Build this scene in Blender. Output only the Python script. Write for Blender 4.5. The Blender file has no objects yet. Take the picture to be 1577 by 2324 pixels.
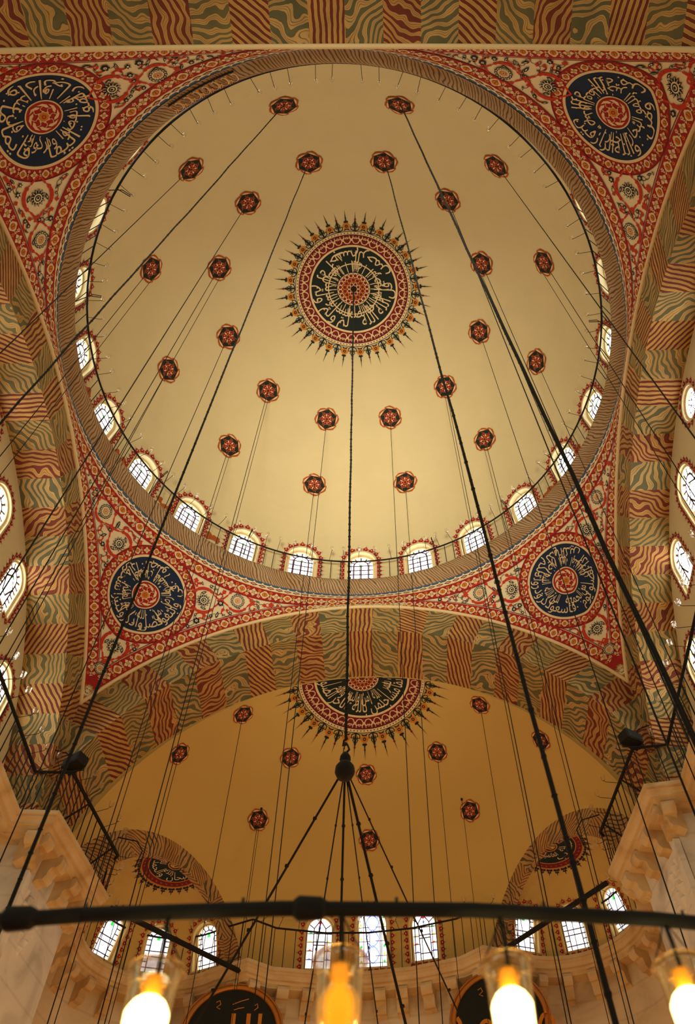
import bpy, bmesh, math, random
from mathutils import Vector, Matrix
from mathutils.bvhtree import BVHTree
from mathutils.geometry import tessellate_polygon
PI = math.pi
sin, cos, rad, hyp = math.sin, math.cos, math.radians, math.hypot
random.seed(7)
SC = bpy.context.scene
COL = SC.collection

# ------------------------------------------------------------------ camera, world, lights, exposure
cam = bpy.data.cameras.new('camera')
co = bpy.data.objects.new('camera', cam); COL.objects.link(co)
cam.sensor_fit = 'HORIZONTAL'; cam.sensor_width = 36.0
FPX = 1851.71
cam.lens = FPX * 36.0 / 1577.0
cam.shift_x = -168.6 / 1577.0
cam.shift_y = 19.99 / 1577.0
cam.clip_start = 0.05; cam.clip_end = 200
cR = Vector((0.99852, 0.002204, -0.054333)); cU = Vector((0.030183, -0.853592, 0.520067)); cF = Vector((0.045232, 0.520938, 0.852395))
co.matrix_world = Matrix(((cR.x, cU.x, -cF.x, 0.7035), (cR.y, cU.y, -cF.y, -6.6451), (cR.z, cU.z, -cF.z, 1.6), (0, 0, 0, 1)))
cam.dof.use_dof = True; cam.dof.focus_distance = 18.0; cam.dof.aperture_fstop = 5.6
SC.camera = co

world = bpy.data.worlds.new('world'); SC.world = world; world.use_nodes = True
wn = world.node_tree.nodes['Background']
wn.inputs[0].default_value = (1.0, 0.88, 0.58, 1); wn.inputs[1].default_value = 0.21

def area(name, loc, target, size, power, color):
    l = bpy.data.lights.new(name, 'AREA'); l.shape = 'DISK'; l.size = size; l.energy = power; l.color = color
    o = bpy.data.objects.new(name, l); COL.objects.link(o); o.location = loc
    d = (Vector(target) - Vector(loc)); o.rotation_euler = d.to_track_quat('-Z', 'Y').to_euler(); return o
def point(name, loc, power, color, size=0.25):
    l = bpy.data.lights.new(name, 'POINT'); l.energy = power; l.color = color; l.shadow_soft_size = size
    o = bpy.data.objects.new(name, l); COL.objects.link(o); o.location = loc; return o
WARM = (1.0, 0.62, 0.20)
# chandelier light of the hall and of the apse (bulbs of the low hung lamp rings)
for k in range(5):
    a = rad(45 * k)
    point('hall_lamp_light', (0.2 + 5.2 * cos(a), 5.2 * sin(a), 2.2), 64, WARM, 0.4)
for x in (-2.2, 0, 2.2):
    point('apse_lamp_light', (x, 5.6, 2.6), 68, WARM, 0.4)
# added fill light behind the camera, aimed up to brighten the dome
fl = area('dome_fill_light', (0, -14.0, 2.5), (0, 2.5, 20), 4.0, 100, (1.0, 0.90, 0.68)); fl.data.spread = rad(34)
SC.view_settings.view_transform = 'Standard'; SC.view_settings.look = 'None'
SC.view_settings.gamma = 1.0; SC.view_settings.use_curve_mapping = False
SC.view_settings.exposure = 0.92

# ------------------------------------------------------------------ materials
def srgb(r, g, b):
    f = lambda c: (c / 255 / 12.92) if c / 255 <= 0.04045 else ((c / 255 + 0.055) / 1.055) ** 2.4
    return (f(r), f(g), f(b), 1)
def newmat(name):
    m = bpy.data.materials.new(name); m.use_nodes = True
    nt = m.node_tree; b = nt.nodes['Principled BSDF']; return m, nt, b
def paint_mat(name, col, rough=0.85, var=0.12, scale=6.0, metal=0.0, bump=0.0):
    m, nt, b = newmat(name)
    n = nt.nodes.new('ShaderNodeTexNoise'); n.inputs['Scale'].default_value = scale; n.inputs['Detail'].default_value = 5
    tc = nt.nodes.new('ShaderNodeTexCoord'); nt.links.new(tc.outputs['Object'], n.inputs['Vector'])
    mx = nt.nodes.new('ShaderNodeMix'); mx.data_type = 'RGBA'
    mx.inputs['A'].default_value = tuple(c * (1 - var) for c in col[:3]) + (1,)
    mx.inputs['B'].default_value = tuple(min(1, c * (1 + var)) for c in col[:3]) + (1,)
    nt.links.new(n.outputs['Fac'], mx.inputs['Factor']); nt.links.new(mx.outputs['Result'], b.inputs['Base Color'])
    b.inputs['Roughness'].default_value = rough; b.inputs['Metallic'].default_value = metal
    if bump:
        bp = nt.nodes.new('ShaderNodeBump'); bp.inputs['Strength'].default_value = bump; bp.inputs['Distance'].default_value = 0.02
        nt.links.new(n.outputs['Fac'], bp.inputs['Height']); nt.links.new(bp.outputs['Normal'], b.inputs['Normal'])
    return m
def emit_mat(name, col, s):
    m, nt, b = newmat(name)
    b.inputs['Base Color'].default_value = col; b.inputs['Emission Color'].default_value = col
    b.inputs['Emission Strength'].default_value = s; b.inputs['Roughness'].default_value = 0.2
    return m
M = {}
M['plaster'] = paint_mat('plaster', srgb(222, 207, 160), var=0.05, scale=1.3)
M['plaster_amber_lit'] = paint_mat('amber_lit_plaster', srgb(212, 178, 98), var=0.06, scale=1.0)  # dome plaster again, with the warm lamplight of the half dome mixed into its colour
M['ground'] = paint_mat('painted_cream_ground', srgb(238, 222, 180), var=0.04)
M['cream'] = paint_mat('cream_paint', srgb(232, 208, 158), var=0.05)
M['red'] = paint_mat('red_paint', srgb(164, 22, 17), var=0.15, scale=20)
M['vermil'] = paint_mat('vermilion_paint', srgb(205, 48, 26), var=0.12, scale=30)
M['maroon'] = paint_mat('maroon_paint', srgb(120, 16, 18), var=0.15, scale=12)
M['gold'] = paint_mat('ochre_gold_paint', srgb(206, 128, 34), var=0.12, scale=20)
M['orange'] = paint_mat('orange_brown_paint', srgb(178, 88, 30), var=0.15, scale=20)
M['navy'] = paint_mat('navy_paint', srgb(8, 34, 66), var=0.35, scale=2.5)
M['dark'] = paint_mat('black_green_paint', srgb(14, 30, 26), var=0.3, scale=3.5)
M['ink'] = paint_mat('dark_ink_paint', srgb(16, 28, 40), var=0.2)
M['blueband'] = paint_mat('slate_blue_paint', srgb(66, 92, 120), var=0.2, scale=3)
M['iron'] = paint_mat('black_iron', srgb(14, 14, 11), rough=0.85)
M['rope'] = paint_mat('dark_cord', srgb(17, 16, 12), rough=0.9)
M['lead'] = paint_mat('window_leading', srgb(96, 70, 92), rough=0.6)
M['gilt'] = paint_mat('gilded_rim', srgb(190, 120, 40), rough=0.4, metal=0.5)
M['black'] = paint_mat('black_panel', srgb(16, 22, 18), var=0.2)
M['pane'] = emit_mat('daylit_window_glass', (0.95, 0.98, 0.95, 1), 2.7)
M['pane_side'] = emit_mat('daylit_side_window_glass', (0.94, 0.99, 0.93, 1), 4.6); M['pane_low'] = emit_mat('daylit_shaded_window_glass', (0.93, 0.95, 1.0, 1), 1.2)
M['pane_tint'] = emit_mat('daylit_pale_glass', (0.70, 0.80, 1.0, 1), 5)
M['pane_green'] = emit_mat('daylit_green_glass', (0.02, 0.55, 0.05, 1), 1.0)
M['pane_amber'] = emit_mat('daylit_amber_glass', (1.0, 0.55, 0.03, 1), 1.2)
M['pane_blue'] = emit_mat('daylit_blue_glass', (0.10, 0.16, 0.95, 1), 1.3)
M['pane_red'] = emit_mat('daylit_red_glass', (0.9, 0.05, 0.04, 1), 1.0)
M['bulb'] = emit_mat('lit_bulb', (1.0, 0.86, 0.45, 1), 14)
M['bulb_dim'] = emit_mat('amber_bulb', (1.0, 0.40, 0.015, 1), 0.6)
M['socket'] = emit_mat('glowing_socket', (1.0, 0.36, 0.02, 1), 0.45)
M['carpet'] = paint_mat('red_carpet', srgb(150, 60, 40))

def stone_mat(name, c1, c2, c3, scale=0.7, courses=True):
    m, nt, b = newmat(name)
    tc = nt.nodes.new('ShaderNodeTexCoord')
    n = nt.nodes.new('ShaderNodeTexNoise'); n.inputs['Scale'].default_value = scale; n.inputs['Detail'].default_value = 8; n.inputs['Distortion'].default_value = 1.2
    nt.links.new(tc.outputs['Object'], n.inputs['Vector'])
    r = nt.nodes.new('ShaderNodeValToRGB'); e = r.color_ramp.elements
    e[0].position = 0.32; e[0].color = c1; e[1].position = 0.68; e[1].color = c3
    k = e.new(0.5); k.color = c2
    nt.links.new(n.outputs['Fac'], r.inputs['Fac'])
    last = r.outputs['Color']
    if courses:
        br = nt.nodes.new('ShaderNodeTexWave'); br.bands_direction = 'Z'; br.inputs['Scale'].default_value = 0.55; br.inputs['Distortion'].default_value = 0.15
        nt.links.new(tc.outputs['Object'], br.inputs['Vector'])
        r2 = nt.nodes.new('ShaderNodeValToRGB'); r2.color_ramp.elements[0].position = 0.0; r2.color_ramp.elements[0].color = (0.55, 0.5, 0.45, 1)
        r2.color_ramp.elements[1].position = 0.035; r2.color_ramp.elements[1].color = (1, 1, 1, 1)
        nt.links.new(br.outputs['Fac'], r2.inputs['Fac'])
        mx = nt.nodes.new('ShaderNodeMix'); mx.data_type = 'RGBA'; mx.blend_type = 'MULTIPLY'; mx.inputs['Factor'].default_value = 0.25
        nt.links.new(last, mx.inputs['A']); nt.links.new(r2.outputs['Color'], mx.inputs['B']); last = mx.outputs['Result']
    nt.links.new(last, b.inputs['Base Color']); b.inputs['Roughness'].default_value = 0.75
    bp = nt.nodes.new('ShaderNodeBump'); bp.inputs['Strength'].default_value = 0.25; bp.inputs['Distance'].default_value = 0.03
    nt.links.new(n.outputs['Fac'], bp.inputs['Height']); nt.links.new(bp.outputs['Normal'], b.inputs['Normal'])
    return m
M['stone'] = stone_mat('warm_limestone', srgb(190, 166, 128), srgb(222, 200, 164), srgb(234, 216, 184))
M['marble'] = stone_mat('grey_veined_marble', srgb(188, 182, 172), srgb(228, 222, 210), srgb(238, 232, 220), 0.8)
M['console'] = stone_mat('cornice_stone', srgb(190, 154, 104), srgb(212, 182, 134), srgb(224, 200, 156), 1.2, False)

def vein_mat(name, ground, band, line, wscale, namt, nscale, wid=0.5):
    """painted imitation marble: bands drawn in the voussoir's own UV"""
    m, nt, b = newmat(name); L = nt.links.new
    uv = nt.nodes.new('ShaderNodeUVMap'); uv.uv_map = 'UVMap'
    n = nt.nodes.new('ShaderNodeTexNoise'); n.inputs['Scale'].default_value = nscale; n.inputs['Detail'].default_value = 1.5
    L(uv.outputs['UV'], n.inputs['Vector'])
    s = nt.nodes.new('ShaderNodeVectorMath'); s.operation = 'SUBTRACT'; s.inputs[1].default_value = (0.5, 0.5, 0.5); L(n.outputs['Color'], s.inputs[0])
    sc = nt.nodes.new('ShaderNodeVectorMath'); sc.operation = 'SCALE'; sc.inputs['Scale'].default_value = namt; L(s.outputs[0], sc.inputs[0])
    ad = nt.nodes.new('ShaderNodeVectorMath'); ad.operation = 'ADD'; L(uv.outputs['UV'], ad.inputs[0]); L(sc.outputs[0], ad.inputs[1])
    w = nt.nodes.new('ShaderNodeTexWave'); w.inputs['Scale'].default_value = wscale; w.inputs['Distortion'].default_value = 0.6; w.inputs['Detail'].default_value = 2; w.inputs['Detail Scale'].default_value = 3
    L(ad.outputs[0], w.inputs['Vector'])
    r = nt.nodes.new('ShaderNodeValToRGB'); el = r.color_ramp.elements
    el[0].position = 0.0; el[0].color = band; el[1].position = 1.0; el[1].color = ground
    for p, c in ((wid - 0.06, band), (wid, line), (wid + 0.07, ground), (0.86, ground), (0.92, line), (0.97, ground)):
        k = el.new(p); k.color = c
    L(w.outputs['Fac'], r.inputs['Fac'])
    n2 = nt.nodes.new('ShaderNodeTexNoise'); n2.inputs['Scale'].default_value = 2.5; L(uv.outputs['UV'], n2.inputs['Vector'])
    mp = nt.nodes.new('ShaderNodeMapRange'); mp.inputs['From Min'].default_value = 0.3; mp.inputs['From Max'].default_value = 0.7; mp.inputs['To Min'].default_value = 0.78; mp.inputs['To Max'].default_value = 1.12
    L(n2.outputs['Fac'], mp.inputs['Value'])
    mx = nt.nodes.new('ShaderNodeVectorMath'); mx.operation = 'SCALE'; L(r.outputs['Color'], mx.inputs[0]); L(mp.outputs['Result'], mx.inputs['Scale'])
    L(mx.outputs[0], b.inputs['Base Color']); b.inputs['Roughness'].default_value = 0.8
    return m
OG = srgb(194, 154, 86)
GREENS = [vein_mat('green_veined_paint', OG, srgb(106, 100, 62), srgb(76, 68, 38), 2.6, 0.75, 1.7, 0.42),
          vein_mat('green_swirled_paint', srgb(198, 160, 96), srgb(100, 98, 64), srgb(70, 66, 40), 2.1, 1.25, 1.3, 0.42)]
REDS = [vein_mat('red_striped_paint', srgb(208, 160, 84), srgb(112, 44, 24), srgb(66, 26, 14), 3.2, 0.12, 2.0, 0.42),
        vein_mat('red_veined_paint', srgb(200, 150, 80), srgb(118, 48, 26), srgb(70, 28, 16), 2.6, 0.6, 1.9, 0.42)]
BROWNS = [vein_mat('brown_veined_paint', srgb(206, 154, 84), srgb(112, 74, 38), srgb(64, 44, 24), 4.4, 0.35, 1.6, 0.30),
          vein_mat('grey_veined_paint', srgb(204, 156, 92), srgb(96, 82, 50), srgb(54, 48, 30), 3.0, 0.75, 1.3, 0.30)]

def cornice_mat():
    m, nt, b = newmat('painted_marbled_cornice'); L = nt.links.new
    uv = nt.nodes.new('ShaderNodeUVMap'); uv.uv_map = 'UVMap'
    n = nt.nodes.new('ShaderNodeTexNoise'); n.inputs['Scale'].default_value = 1.1; n.inputs['Detail'].default_value = 3; L(uv.outputs['UV'], n.inputs['Vector'])
    s = nt.nodes.new('ShaderNodeVectorMath'); s.operation = 'SCALE'; s.inputs['Scale'].default_value = 0.55; L(n.outputs['Color'], s.inputs[0])
    ad = nt.nodes.new('ShaderNodeVectorMath'); ad.operation = 'ADD'; L(uv.outputs['UV'], ad.inputs[0]); L(s.outputs[0], ad.inputs[1])
    w = nt.nodes.new('ShaderNodeTexWave'); w.inputs['Scale'].default_value = 4.2; w.inputs['Distortion'].default_value = 1.6; w.inputs['Detail'].default_value = 3; L(ad.outputs[0], w.inputs['Vector'])
    r = nt.nodes.new('ShaderNodeValToRGB'); e = r.color_ramp.elements
    e[0].position = 0.0; e[0].color = srgb(84, 68, 48); e[1].position = 0.85; e[1].color = srgb(194, 172, 136)
    k = e.new(0.25); k.color = srgb(176, 150, 114)
    L(w.outputs['Fac'], r.inputs['Fac'])
    n2 = nt.nodes.new('ShaderNodeTexNoise'); n2.inputs['Scale'].default_value = 1.3; n2.inputs['Detail'].default_value = 2; L(uv.outputs['UV'], n2.inputs['Vector'])
    mx = nt.nodes.new('ShaderNodeMix'); mx.data_type = 'RGBA'; mx.blend_type = 'MULTIPLY'; L(n2.outputs['Fac'], mx.inputs['Factor'])
    L(r.outputs['Color'], mx.inputs['A']); mx.inputs['B'].default_value = srgb(214, 176, 120)
    L(mx.outputs['Result'], b.inputs['Base Color']); b.inputs['Roughness'].default_value = 0.8
    return m
M['fur'] = cornice_mat()
def glass_mat(nm='clear_lamp_glass', col=(1, 1, 1, 1), mixf=0.4):
    m, nt, b = newmat(nm)
    nt.nodes.remove(b); out = nt.nodes['Material Output']
    g = nt.nodes.new('ShaderNodeBsdfGlass'); g.inputs['IOR'].default_value = 1.35; g.inputs['Roughness'].default_value = 0.02
    t = nt.nodes.new('ShaderNodeBsdfTransparent'); mx = nt.nodes.new('ShaderNodeMixShader'); mx.inputs[0].default_value = mixf; g.inputs['Color'].default_value = col
    nt.links.new(t.outputs[0], mx.inputs[1]); nt.links.new(g.outputs[0], mx.inputs[2]); nt.links.new(mx.outputs[0], out.inputs['Surface'])
    return m
M['glass'] = glass_mat(); M['jar_glass'] = glass_mat('glow_tinted_jar_glass', (1.0, 0.90, 0.62, 1), 0.62)  # amber glow of the bulbs is tinted into the jar glass

# ------------------------------------------------------------------ object helpers
def mk(name, verts, faces, mats, fm=None, uvs=None, parent=None, smooth=False):
    me = bpy.data.meshes.new(name); me.from_pydata([tuple(v) for v in verts], [], faces)
    for m in mats: me.materials.append(m)
    if fm: me.polygons.foreach_set('material_index', fm)
    if smooth: me.polygons.foreach_set('use_smooth', [True] * len(me.polygons))
    if uvs:
        ul = me.uv_layers.new(name='UVMap'); flat = []
        for f in uvs:
            for u in f: flat += [u[0], u[1]]
        ul.data.foreach_set('uv', flat)
    me.update()
    o = bpy.data.objects.new(name, me); COL.objects.link(o)
    if parent: o.parent = parent
    return o
def empty(name, loc=(0, 0, 0)):
    o = bpy.data.objects.new(name, None); COL.objects.link(o); o.location = loc; o.empty_display_size = 0.1; return o
def tag(o, label=None, cat=None, group=None, kind=None):
    if label: o['label'] = label
    if cat: o['category'] = cat
    if group: o['group'] = group
    if kind: o['kind'] = kind
    return o
class MB:
    def __init__(s): s.v = []; s.f = []; s.m = []
    def add(s, v, f, m=0):
        n = len(s.v); s.v += [Vector(p) for p in v]; s.f += [tuple(i + n for i in q) for q in f]; s.m += [m] * len(f)
    def tube(s, pts, r, n=6, m=0, cap=True):
        pts = [Vector(p) for p in pts]; rs = r if isinstance(r, (list, tuple)) else [r] * len(pts)
        V = []; prev = None
        for i, p in enumerate(pts):
            d = (pts[min(i + 1, len(pts) - 1)] - pts[max(i - 1, 0)])
            d = d.normalized() if d.length > 1e-9 else Vector((0, 0, 1))
            if prev is None:
                a = Vector((0, 0, 1)) if abs(d.z) < 0.9 else Vector((1, 0, 0)); u = d.cross(a).normalized()
            else: u = (prev - d * prev.dot(d)).normalized()
            prev = u; w = d.cross(u)
            for k in range(n): V.append(p + (u * cos(2 * PI * k / n) + w * sin(2 * PI * k / n)) * rs[i])
        F = []
        for i in range(len(pts) - 1):
            for k in range(n): F.append((i * n + k, i * n + (k + 1) % n, (i + 1) * n + (k + 1) % n, (i + 1) * n + k))
        if cap: F += [tuple(range(n - 1, -1, -1)), tuple(range((len(pts) - 1) * n, len(pts) * n))]
        s.add(V, F, m)
    def box(s, c, sx, sy, sz, X=Vector((1, 0, 0)), Y=Vector((0, 1, 0)), Z=Vector((0, 0, 1)), m=0):
        c = Vector(c); V = [c + X * sx * a / 2 + Y * sy * b / 2 + Z * sz * d / 2 for a in (-1, 1) for b in (-1, 1) for d in (-1, 1)]
        s.add(V, [(0, 1, 3, 2), (4, 6, 7, 5), (0, 4, 5, 1), (2, 3, 7, 6), (0, 2, 6, 4), (1, 5, 7, 3)], m)
    def lathe(s, prof, c=(0, 0, 0), n=16, m=0):
        c = Vector(c); V = []; F = []
        for r, z in prof:
            for k in range(n): V.append(c + Vector((r * cos(2 * PI * k / n), r * sin(2 * PI * k / n), z)))
        for i in range(len(prof) - 1):
            for k in range(n): F.append((i * n + k, i * n + (k + 1) % n, (i + 1) * n + (k + 1) % n, (i + 1) * n + k))
        s.add(V, F, m)
    def build(s, name, mats, parent=None, smooth=False):
        if not isinstance(mats, (list, tuple)): mats = [mats]
        return mk(name, s.v, s.f, mats, s.m, None, parent, smooth)

# ------------------------------------------------------------------ 2-D painter mapped on to a surface
class Paint:
    def __init__(s, mats): s.mats = mats; s.p = []; s.T = (0, 0, 1, 1, 0)
    def at(s, x=0, y=0, sc=1, rot=0):
        s.T = (x, y, sc, cos(rot), sin(rot)); return s
    def _t(s, q):
        x, y, k, c, n = s.T; return (x + k * (q[0] * c - q[1] * n), y + k * (q[0] * n + q[1] * c))
    def conv(s, pts, m, l): s.p.append((s.mats.index(m), l, [s._t(q) for q in pts]))
    def poly(s, pts, m, l):
        P = [s._t(q) for q in pts]
        for t in tessellate_polygon([[Vector((a, b, 0)) for a, b in P]]): s.p.append((s.mats.index(m), l, [P[i] for i in t]))
    def ring(s, r0, r1, m, l, n=32, a0=0.0, a1=2 * PI, rings=1, c=(0, 0), fn=None):
        for k in range(rings):
            q0 = r0 + (r1 - r0) * k / rings; q1 = r0 + (r1 - r0) * (k + 1) / rings
            for i in range(n):
                a = a0 + (a1 - a0) * i / n; b = a0 + (a1 - a0) * (i + 1) / n
                f0 = fn(a) if fn else 1; f1 = fn(b) if fn else 1
                pt = [(c[0] + q1 * f0 * cos(a), c[1] + q1 * f0 * sin(a)), (c[0] + q1 * f1 * cos(b), c[1] + q1 * f1 * sin(b))]
                if q0 > 1e-6: pt += [(c[0] + q0 * f1 * cos(b), c[1] + q0 * f1 * sin(b)), (c[0] + q0 * f0 * cos(a), c[1] + q0 * f0 * sin(a))]
                else: pt.append(c)
                s.conv(pt, m, l)
    def disc(s, r, m, l, n=24, c=(0, 0), rings=1, fn=None): s.ring(0, r, m, l, n, rings=rings, c=c, fn=fn)
    def stroke(s, pts, w, m, l, taper=False):
        n = len(pts); L = []; R = []
        for i, p in enumerate(pts):
            a = pts[max(i - 1, 0)]; b = pts[min(i + 1, n - 1)]; dx, dy = b[0] - a[0], b[1] - a[1]; d = hyp(dx, dy) or 1
            ww = w / 2 * (max(0.12, sin(PI * (i + 0.3) / (n - 0.4))) if taper else 1)
            L.append((p[0] - dy / d * ww, p[1] + dx / d * ww)); R.append((p[0] + dy / d * ww, p[1] - dx / d * ww))
        for i in range(n - 1): s.conv([L[i], R[i], R[i + 1], L[i + 1]], m, l)
    def build(s, name, mapf, parent=None):
        V = []; F = []; FM = []; cache = {}
        for m, l, pts in s.p:
            ids = []
            for q in pts:
                k = (round(q[0], 5), round(q[1], 5), l)
                if k not in cache:
                    r = mapf(q[0], q[1], l)
                    if r is None: cache[k] = None
                    else: cache[k] = len(V); V.append(r)
                if cache[k] is None: ids = None; break
                ids.append(cache[k])
            if ids and len(set(ids)) == len(ids): F.append(ids); FM.append(m)
        return mk(name, V, F, [M[k] for k in s.mats], FM, None, parent)

OFF, LAY = 0.009, 0.0042
def frame_map(bvh, c, U, V, N, eye=None):
    """tangent plane (u,v) -> surface; N points into the room"""
    c = Vector(c)
    def f(u, v, l):
        q = c + U * u + V * v
        if eye is not None: o = eye; d = (q - eye).normalized()
        else: o = q + N * 1.2; d = -N
        h = bvh.ray_cast(o, d)
        if h[0] is None: return None
        return h[0] - d * (OFF + LAY * l)
    return f

# ------------------------------------------------------------------ Arabic text (joined presentation forms)
AF = {'ا': ('FE8D', 'FE8E', None, None), 'آ': ('FE81', 'FE82', None, None), 'ء': ('FE80',) * 2 + (None, None), 'ى': ('FEEF', 'FEF0', None, None),
 'ب': ('FE8F', 'FE90', 'FE91', 'FE92'), 'ة': ('FE93', 'FE94', None, None), 'ت': ('FE95', 'FE96', 'FE97', 'FE98'), 'ث': ('FE99', 'FE9A', 'FE9B', 'FE9C'),
 'ج': ('FE9D', 'FE9E', 'FE9F', 'FEA0'), 'ح': ('FEA1', 'FEA2', 'FEA3', 'FEA4'), 'خ': ('FEA5', 'FEA6', 'FEA7', 'FEA8'), 'د': ('FEA9', 'FEAA', None, None),
 'ذ': ('FEAB', 'FEAC', None, None), 'ر': ('FEAD', 'FEAE', None, None), 'ز': ('FEAF', 'FEB0', None, None), 'س': ('FEB1', 'FEB2', 'FEB3', 'FEB4'),
 'ش': ('FEB5', 'FEB6', 'FEB7', 'FEB8'), 'ص': ('FEB9', 'FEBA', 'FEBB', 'FEBC'), 'ض': ('FEBD', 'FEBE', 'FEBF', 'FEC0'), 'ط': ('FEC1', 'FEC2', 'FEC3', 'FEC4'),
 'ظ': ('FEC5', 'FEC6', 'FEC7', 'FEC8'), 'ع': ('FEC9', 'FECA', 'FECB', 'FECC'), 'غ': ('FECD', 'FECE', 'FECF', 'FED0'), 'ف': ('FED1', 'FED2', 'FED3', 'FED4'), 'ق': ('FED5', 'FED6', 'FED7', 'FED8'),
 'ك': ('FED9', 'FEDA', 'FEDB', 'FEDC'), 'ل': ('FEDD', 'FEDE', 'FEDF', 'FEE0'), 'م': ('FEE1', 'FEE2', 'FEE3', 'FEE4'), 'ن': ('FEE5', 'FEE6', 'FEE7', 'FEE8'),
 'ه': ('FEE9', 'FEEA', 'FEEB', 'FEEC'), 'و': ('FEED', 'FEEE', None, None), 'ي': ('FEF1', 'FEF2', 'FEF3', 'FEF4')}
def shape(word):
    out = []
    for i, ch in enumerate(word):
        f = AF[ch]; pj = i > 0 and AF[word[i - 1]][2] is not None
        nj = i < len(word) - 1 and f[2] is not None
        g = f[3] if (pj and nj) else f[1] if pj else f[2] if nj else f[0]
        out.append(chr(int(g, 16)))
    return ''.join(reversed(out))
TXT = {}
def word_mesh(word):
    if word in TXT: return TXT[word]
    c = bpy.data.curves.new('txt', 'FONT'); c.body = shape(word); c.resolution_u = 3
    o = bpy.data.objects.new('txt', c); COL.objects.link(o)
    bpy.context.view_layer.update()
    me = bpy.data.meshes.new_from_object(o.evaluated_get(bpy.context.evaluated_depsgraph_get()))
    vs = [(v.co.x, v.co.y) for v in me.vertices]; fs = [tuple(p.vertices) for p in me.polygons]
    bpy.data.objects.remove(o); bpy.data.curves.remove(c); bpy.data.meshes.remove(me)
    if not vs: vs = [(0, 0), (0.1, 0), (0, 0.1)]; fs = [(0, 1, 2)]
    x0 = min(v[0] for v in vs); x1 = max(v[0] for v in vs)
    TXT[word] = ([(v[0] - x0, v[1]) for v in vs], fs, x1 - x0); return TXT[word]
def ring_text(P, text, r_in, r_out, m, l, a_start=-PI, a_end=PI, rows=2):
    """letters stand on the outer rim with their tops towards the centre, read clockwise (right to left)"""
    words = text.split(); W = [word_mesh(w) for w in words]; gap = 0.12
    tot = sum(w[2] + gap for w in W)
    a = a_end
    band = r_out - r_in
    for i, (vs, fs, wd) in enumerate(W):
        da = (a_end - a_start) * (wd + gap) / tot
        row = i % 2 if rows == 2 else 0
        base = r_out - 0.15 * band - row * 0.40 * band
        ext = 1.8 if rows == 2 else 1.0
        ac = a - da / 2; hw = da * ext / 2 * wd / (wd + gap)
        hw = min(hw * (1 if row == 0 else 0.9), 0.62)
        pts = []
        for x, y in vs:
            aa = ac - hw + 2 * hw * x / wd
            if y > 0.42: yy = 0.42 * 0.72 + (y - 0.42) * 1.6
            else: yy = y * 0.72
            r = base - yy * band * 0.95
            r = max(r_in + 0.03 * band, min(r_out - 0.02 * band, r))
            pts.append((r * sin(aa), -r * cos(aa)))
        for f in fs: P.conv([pts[k] for k in f], m, l + (0.5 if row else 0))
        a -= da

# ------------------------------------------------------------------ motifs
def m_gold(P, l):      # cream crescent round a gold roundel, leaf pairs
    P.disc(1.0, 'cream', l, 14, fn=lambda a: 1 + 0.12 * cos(4 * a))
    P.disc(0.62, 'orange', l + 1, 12, c=(0, -0.05)); P.disc(0.5, 'gold', l + 2, 12, c=(0, -0.05))
    P.conv([(-0.06, -0.45), (0.06, -0.45), (0.06, 0.3), (-0.06, 0.3)], 'red', l + 3)
    for sx in (-1, 1):
        P.conv([(sx * 1.02, -0.1), (sx * 1.5, -0.45), (sx * 1.7, 0.0), (sx * 1.5, 0.45)], 'cream', l + 1)
        P.conv([(sx * 1.0, -0.06), (sx * 1.6, -0.06), (sx * 1.6, 0.06), (sx * 1.0, 0.06)], 'ink', l + 2)
def m_diamond(P, l):
    P.poly([(1.15, 0), (0.55, 0.45), (0.45, 0.55), (0, 1.1), (-0.45, 0.55), (-0.55, 0.45), (-1.15, 0), (-0.55, -0.45), (-0.45, -0.55), (0, -1.1), (0.45, -0.55), (0.55, -0.45)], 'cream', l)
    P.ring(0.26, 0.36, 'orange', l + 1, 8); P.disc(0.14, 'gold', l + 1, 6)
    for a in range(4):
        t = a * PI / 2 + PI / 4
        P.stroke([(0.38 * cos(t), 0.38 * sin(t)), (0.9 * cos(t), 0.9 * sin(t))], 0.1, 'ink', l + 1)
def m_small(P, l, c='cream'):
    P.disc(0.42, c, l, 10, fn=lambda a: 1 + 0.28 * cos(5 * a)); P.disc(0.15, 'red', l + 1, 6)
def m_navyflower(P, l, n=6):
    for k in range(n):
        t = 2 * PI * k / n; P.disc(0.36, 'ink', l, 8, c=(0.68 * cos(t), 0.68 * sin(t)))
    P.ring(0.38, 0.62, 'ink', l, 12); P.disc(0.4, 'ground', l + 1, 10); P.disc(0.16, 'maroon', l + 2, 6)
def m_star(P, l):
    n = 6
    pts = []
    for k in range(2 * n):
        t = PI * k / n; r = 1.0 if k % 2 == 0 else 0.42; pts.append((r * cos(t), r * sin(t)))
    P.poly(pts, 'ink', l); P.disc(0.28, 'ground', l + 1, 8)
def m_leaf(P, l, c='ink', slit=True):
    P.poly([(-1, 0), (-0.4, 0.36), (0.2, 0.34), (1, 0), (0.3, -0.3), (-0.4, -0.34)], c, l)
    if slit: P.poly([(-0.55, 0.02), (-0.1, 0.17), (0.5, 0.03), (-0.1, -0.12)], 'ground', l + 1)
def m_bigleaf(P, l):
    pts = [(-1, 0)]
    for k in range(6):
        x = -0.8 + k * 0.3; pts += [(x, 0.34 * sin(PI * (k + 1) / 7.5)), (x + 0.22, 0.5 * sin(PI * (k + 1) / 7.5))]
    pts.append((1.1, 0.05))
    for k in range(5, -1, -1):
        x = -0.8 + k * 0.3; pts += [(x + 0.22, -0.46 * sin(PI * (k + 1) / 7.5)), (x, -0.3 * sin(PI * (k + 1) / 7.5))]
    P.poly(pts, 'ink', l); P.stroke([(-0.7, 0), (0.8, 0)], 0.1, 'ground', l + 1)
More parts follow.
